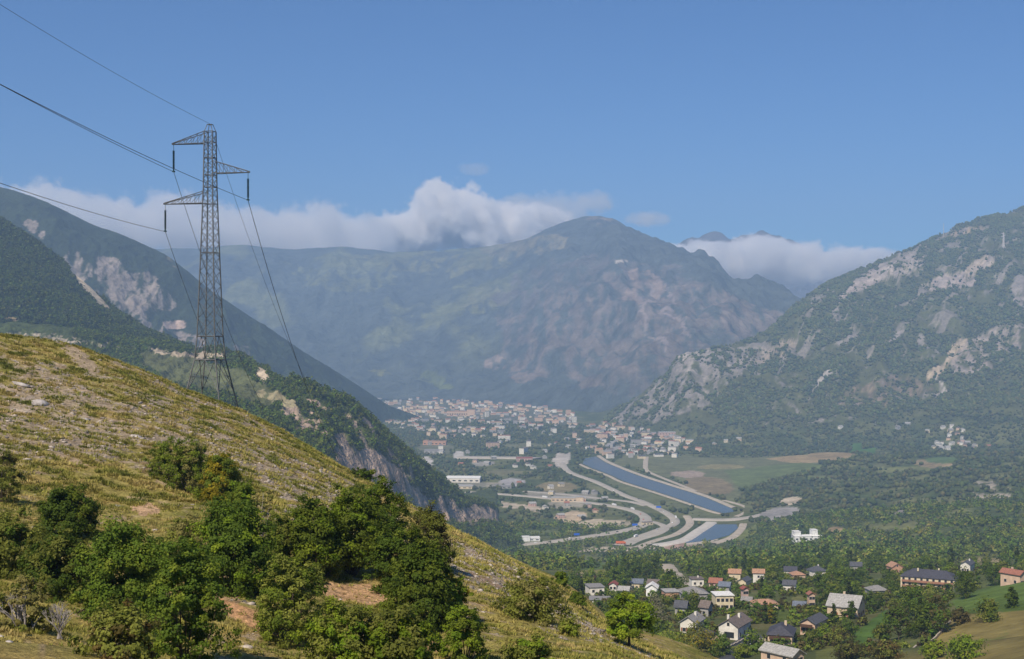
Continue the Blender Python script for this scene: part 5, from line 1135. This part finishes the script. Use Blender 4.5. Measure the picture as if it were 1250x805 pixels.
# ------------------------------------------------------------------ clouds (beyond the haze box)
def cloud(name, x0, x1, y0, y1, d, thick, blobs, dens, lab, seed, wisp=0.5, nscale=0.0048):
    """a volume filled by noise inside soft ellipsoids; blobs in (px, py, rx px, ry px)"""
    a = P3(x0, y1, d); b = P3(x1, y0, d)
    o = MB().box((a.x + b.x) / 2, d, (a.z + b.z) / 2, b.x - a.x, thick, b.z - a.z).build(name, None)
    m = bpy.data.materials.new(name); m.use_nodes = True; nt = m.node_tree; nt.nodes.clear(); out = N(nt, 'ShaderNodeOutputMaterial'); vol = N(nt, 'ShaderNodeVolumePrincipled')
    nt.links.new(vol.outputs[0], out.inputs['Volume']); vol.inputs['Color'].default_value = (.997, .982, .966, 1); vol.inputs['Anisotropy'].default_value = .0
    g = N(nt, 'ShaderNodeNewGeometry'); pos = g.outputs['Position']
    nz = N(nt, 'ShaderNodeTexNoise'); nz.inputs['Scale'].default_value = nscale; nz.inputs['Detail'].default_value = 9; nz.inputs['Roughness'].default_value = .68
    ad = N(nt, 'ShaderNodeVectorMath', operation='ADD'); ad.inputs[1].default_value = (seed * 1000, 0, 0); nt.links.new(pos, ad.inputs[0]); nt.links.new(ad.outputs[0], nz.inputs['Vector'])
    acc = None
    for (px, py, rx, ry) in blobs:
        c_ = P3(px, py, d); k = d / F
        sb = N(nt, 'ShaderNodeVectorMath', operation='SUBTRACT'); sb.inputs[1].default_value = c_; nt.links.new(pos, sb.inputs[0])
        dv = N(nt, 'ShaderNodeVectorMath', operation='DIVIDE'); dv.inputs[1].default_value = (rx * k, thick * .5, ry * k); nt.links.new(sb.outputs[0], dv.inputs[0])
        ln = N(nt, 'ShaderNodeVectorMath', operation='LENGTH'); nt.links.new(dv.outputs[0], ln.inputs[0])
        s1 = N(nt, 'ShaderNodeMath', operation='SUBTRACT'); s1.inputs[0].default_value = 1; nt.links.new(ln.outputs['Value'], s1.inputs[1])
        if acc is None: acc = s1.outputs[0]
        else:
            mxn = N(nt, 'ShaderNodeMath', operation='MAXIMUM'); nt.links.new(acc, mxn.inputs[0]); nt.links.new(s1.outputs[0], mxn.inputs[1]); acc = mxn.outputs[0]
    # density = clamp((falloff + (noise-0.5)*wisp)*gain)*dens
    n1_ = N(nt, 'ShaderNodeMath', operation='SUBTRACT'); nt.links.new(nz.outputs[0], n1_.inputs[0]); n1_.inputs[1].default_value = .5
    n2_ = N(nt, 'ShaderNodeMath', operation='MULTIPLY_ADD'); nt.links.new(n1_.outputs[0], n2_.inputs[0]); n2_.inputs[1].default_value = wisp * 4; nt.links.new(acc, n2_.inputs[2])
    n3_ = N(nt, 'ShaderNodeMapRange'); n3_.inputs[1].default_value = .14; n3_.inputs[2].default_value = .26; n3_.inputs[4].default_value = dens; nt.links.new(n2_.outputs[0], n3_.inputs[0])
    ed = N(nt, 'ShaderNodeMapRange'); ed.inputs[1].default_value = -.32; ed.inputs[2].default_value = .02; nt.links.new(acc, ed.inputs[0]); pm = N(nt, 'ShaderNodeMath', operation='MULTIPLY'); nt.links.new(n3_.outputs[0], pm.inputs[0]); nt.links.new(ed.outputs[0], pm.inputs[1])
    nt.links.new(pm.outputs[0], vol.inputs['Density']); o.data.materials.append(m); m.cycles.volume_step_rate = 0.5
    return tag(o, lab, 'cloud')
cloud('cloud', -220, 500, 170, 355, 12300, 1500, [(-40, 274, 130, 50), (60, 266, 70, 44), (130, 278, 80, 40), (215, 276, 70, 42), (290, 284, 70, 36), (355, 288, 50, 36), (400, 290, 50, 42), (440, 296, 50, 34)], .0055, 'long low cloud bank lying on the ridge at the left', 1, wisp=.75)
cloud('cloud', 400, 720, 150, 345, 13900, 1500, [(532, 254, 28, 34), (550, 268, 60, 40), (600, 278, 60, 34), (640, 280, 46, 34), (500, 286, 50, 26), (665, 276, 34, 26)], .02, 'bright cumulus cloud heaped over the middle of the far ridge', 2, wisp=.7)
cloud('cloud', 600, 830, 205, 320, 15800, 900, [(680, 258, 50, 24), (725, 248, 30, 14), (640, 252, 40, 16), (790, 268, 30, 10)], .0022, 'thin grey veil of cloud around the massif summit', 5, wisp=.8, nscale=.006)
cloud('cloud', 740, 1130, 245, 370, 12300, 1400, [(850, 322, 60, 26), (920, 318, 66, 28), (975, 324, 60, 28), (1030, 322, 36, 20), (1062, 318, 30, 13), (820, 312, 34, 14), (930, 302, 34, 14), (865, 306, 30, 10)], .012, 'white cloud bank below the distant peaks on the right', 3, wisp=.75)
cloud('cloud', 550, 610, 195, 220, 12300, 500, [(580, 207, 22, 9)], .0012, 'tiny grey wisp of cloud alone in the blue sky', 4, wisp=.6, nscale=.006)

# ------------------------------------------------------------------ haze over the whole valley
hz = MB().box(0, 5000, 350, 14000, 11800, 1900).build('haze', None)   # y -900 .. 10900, z -600 .. 1300
hm_ = bpy.data.materials.new('haze'); hm_.use_nodes = True; nt = hm_.node_tree; nt.nodes.clear(); out = N(nt, 'ShaderNodeOutputMaterial'); vol = N(nt, 'ShaderNodeVolumePrincipled')
vol.inputs['Density'].default_value = HAZE; vol.inputs['Color'].default_value = (.46, .68, 1.0, 1); vol.inputs['Anisotropy'].default_value = .0
nt.links.new(vol.outputs[0], out.inputs['Volume']); hz.data.materials.append(hm_); tag(hz, 'thin blue haze filling the valley', 'haze', kind='stuff')
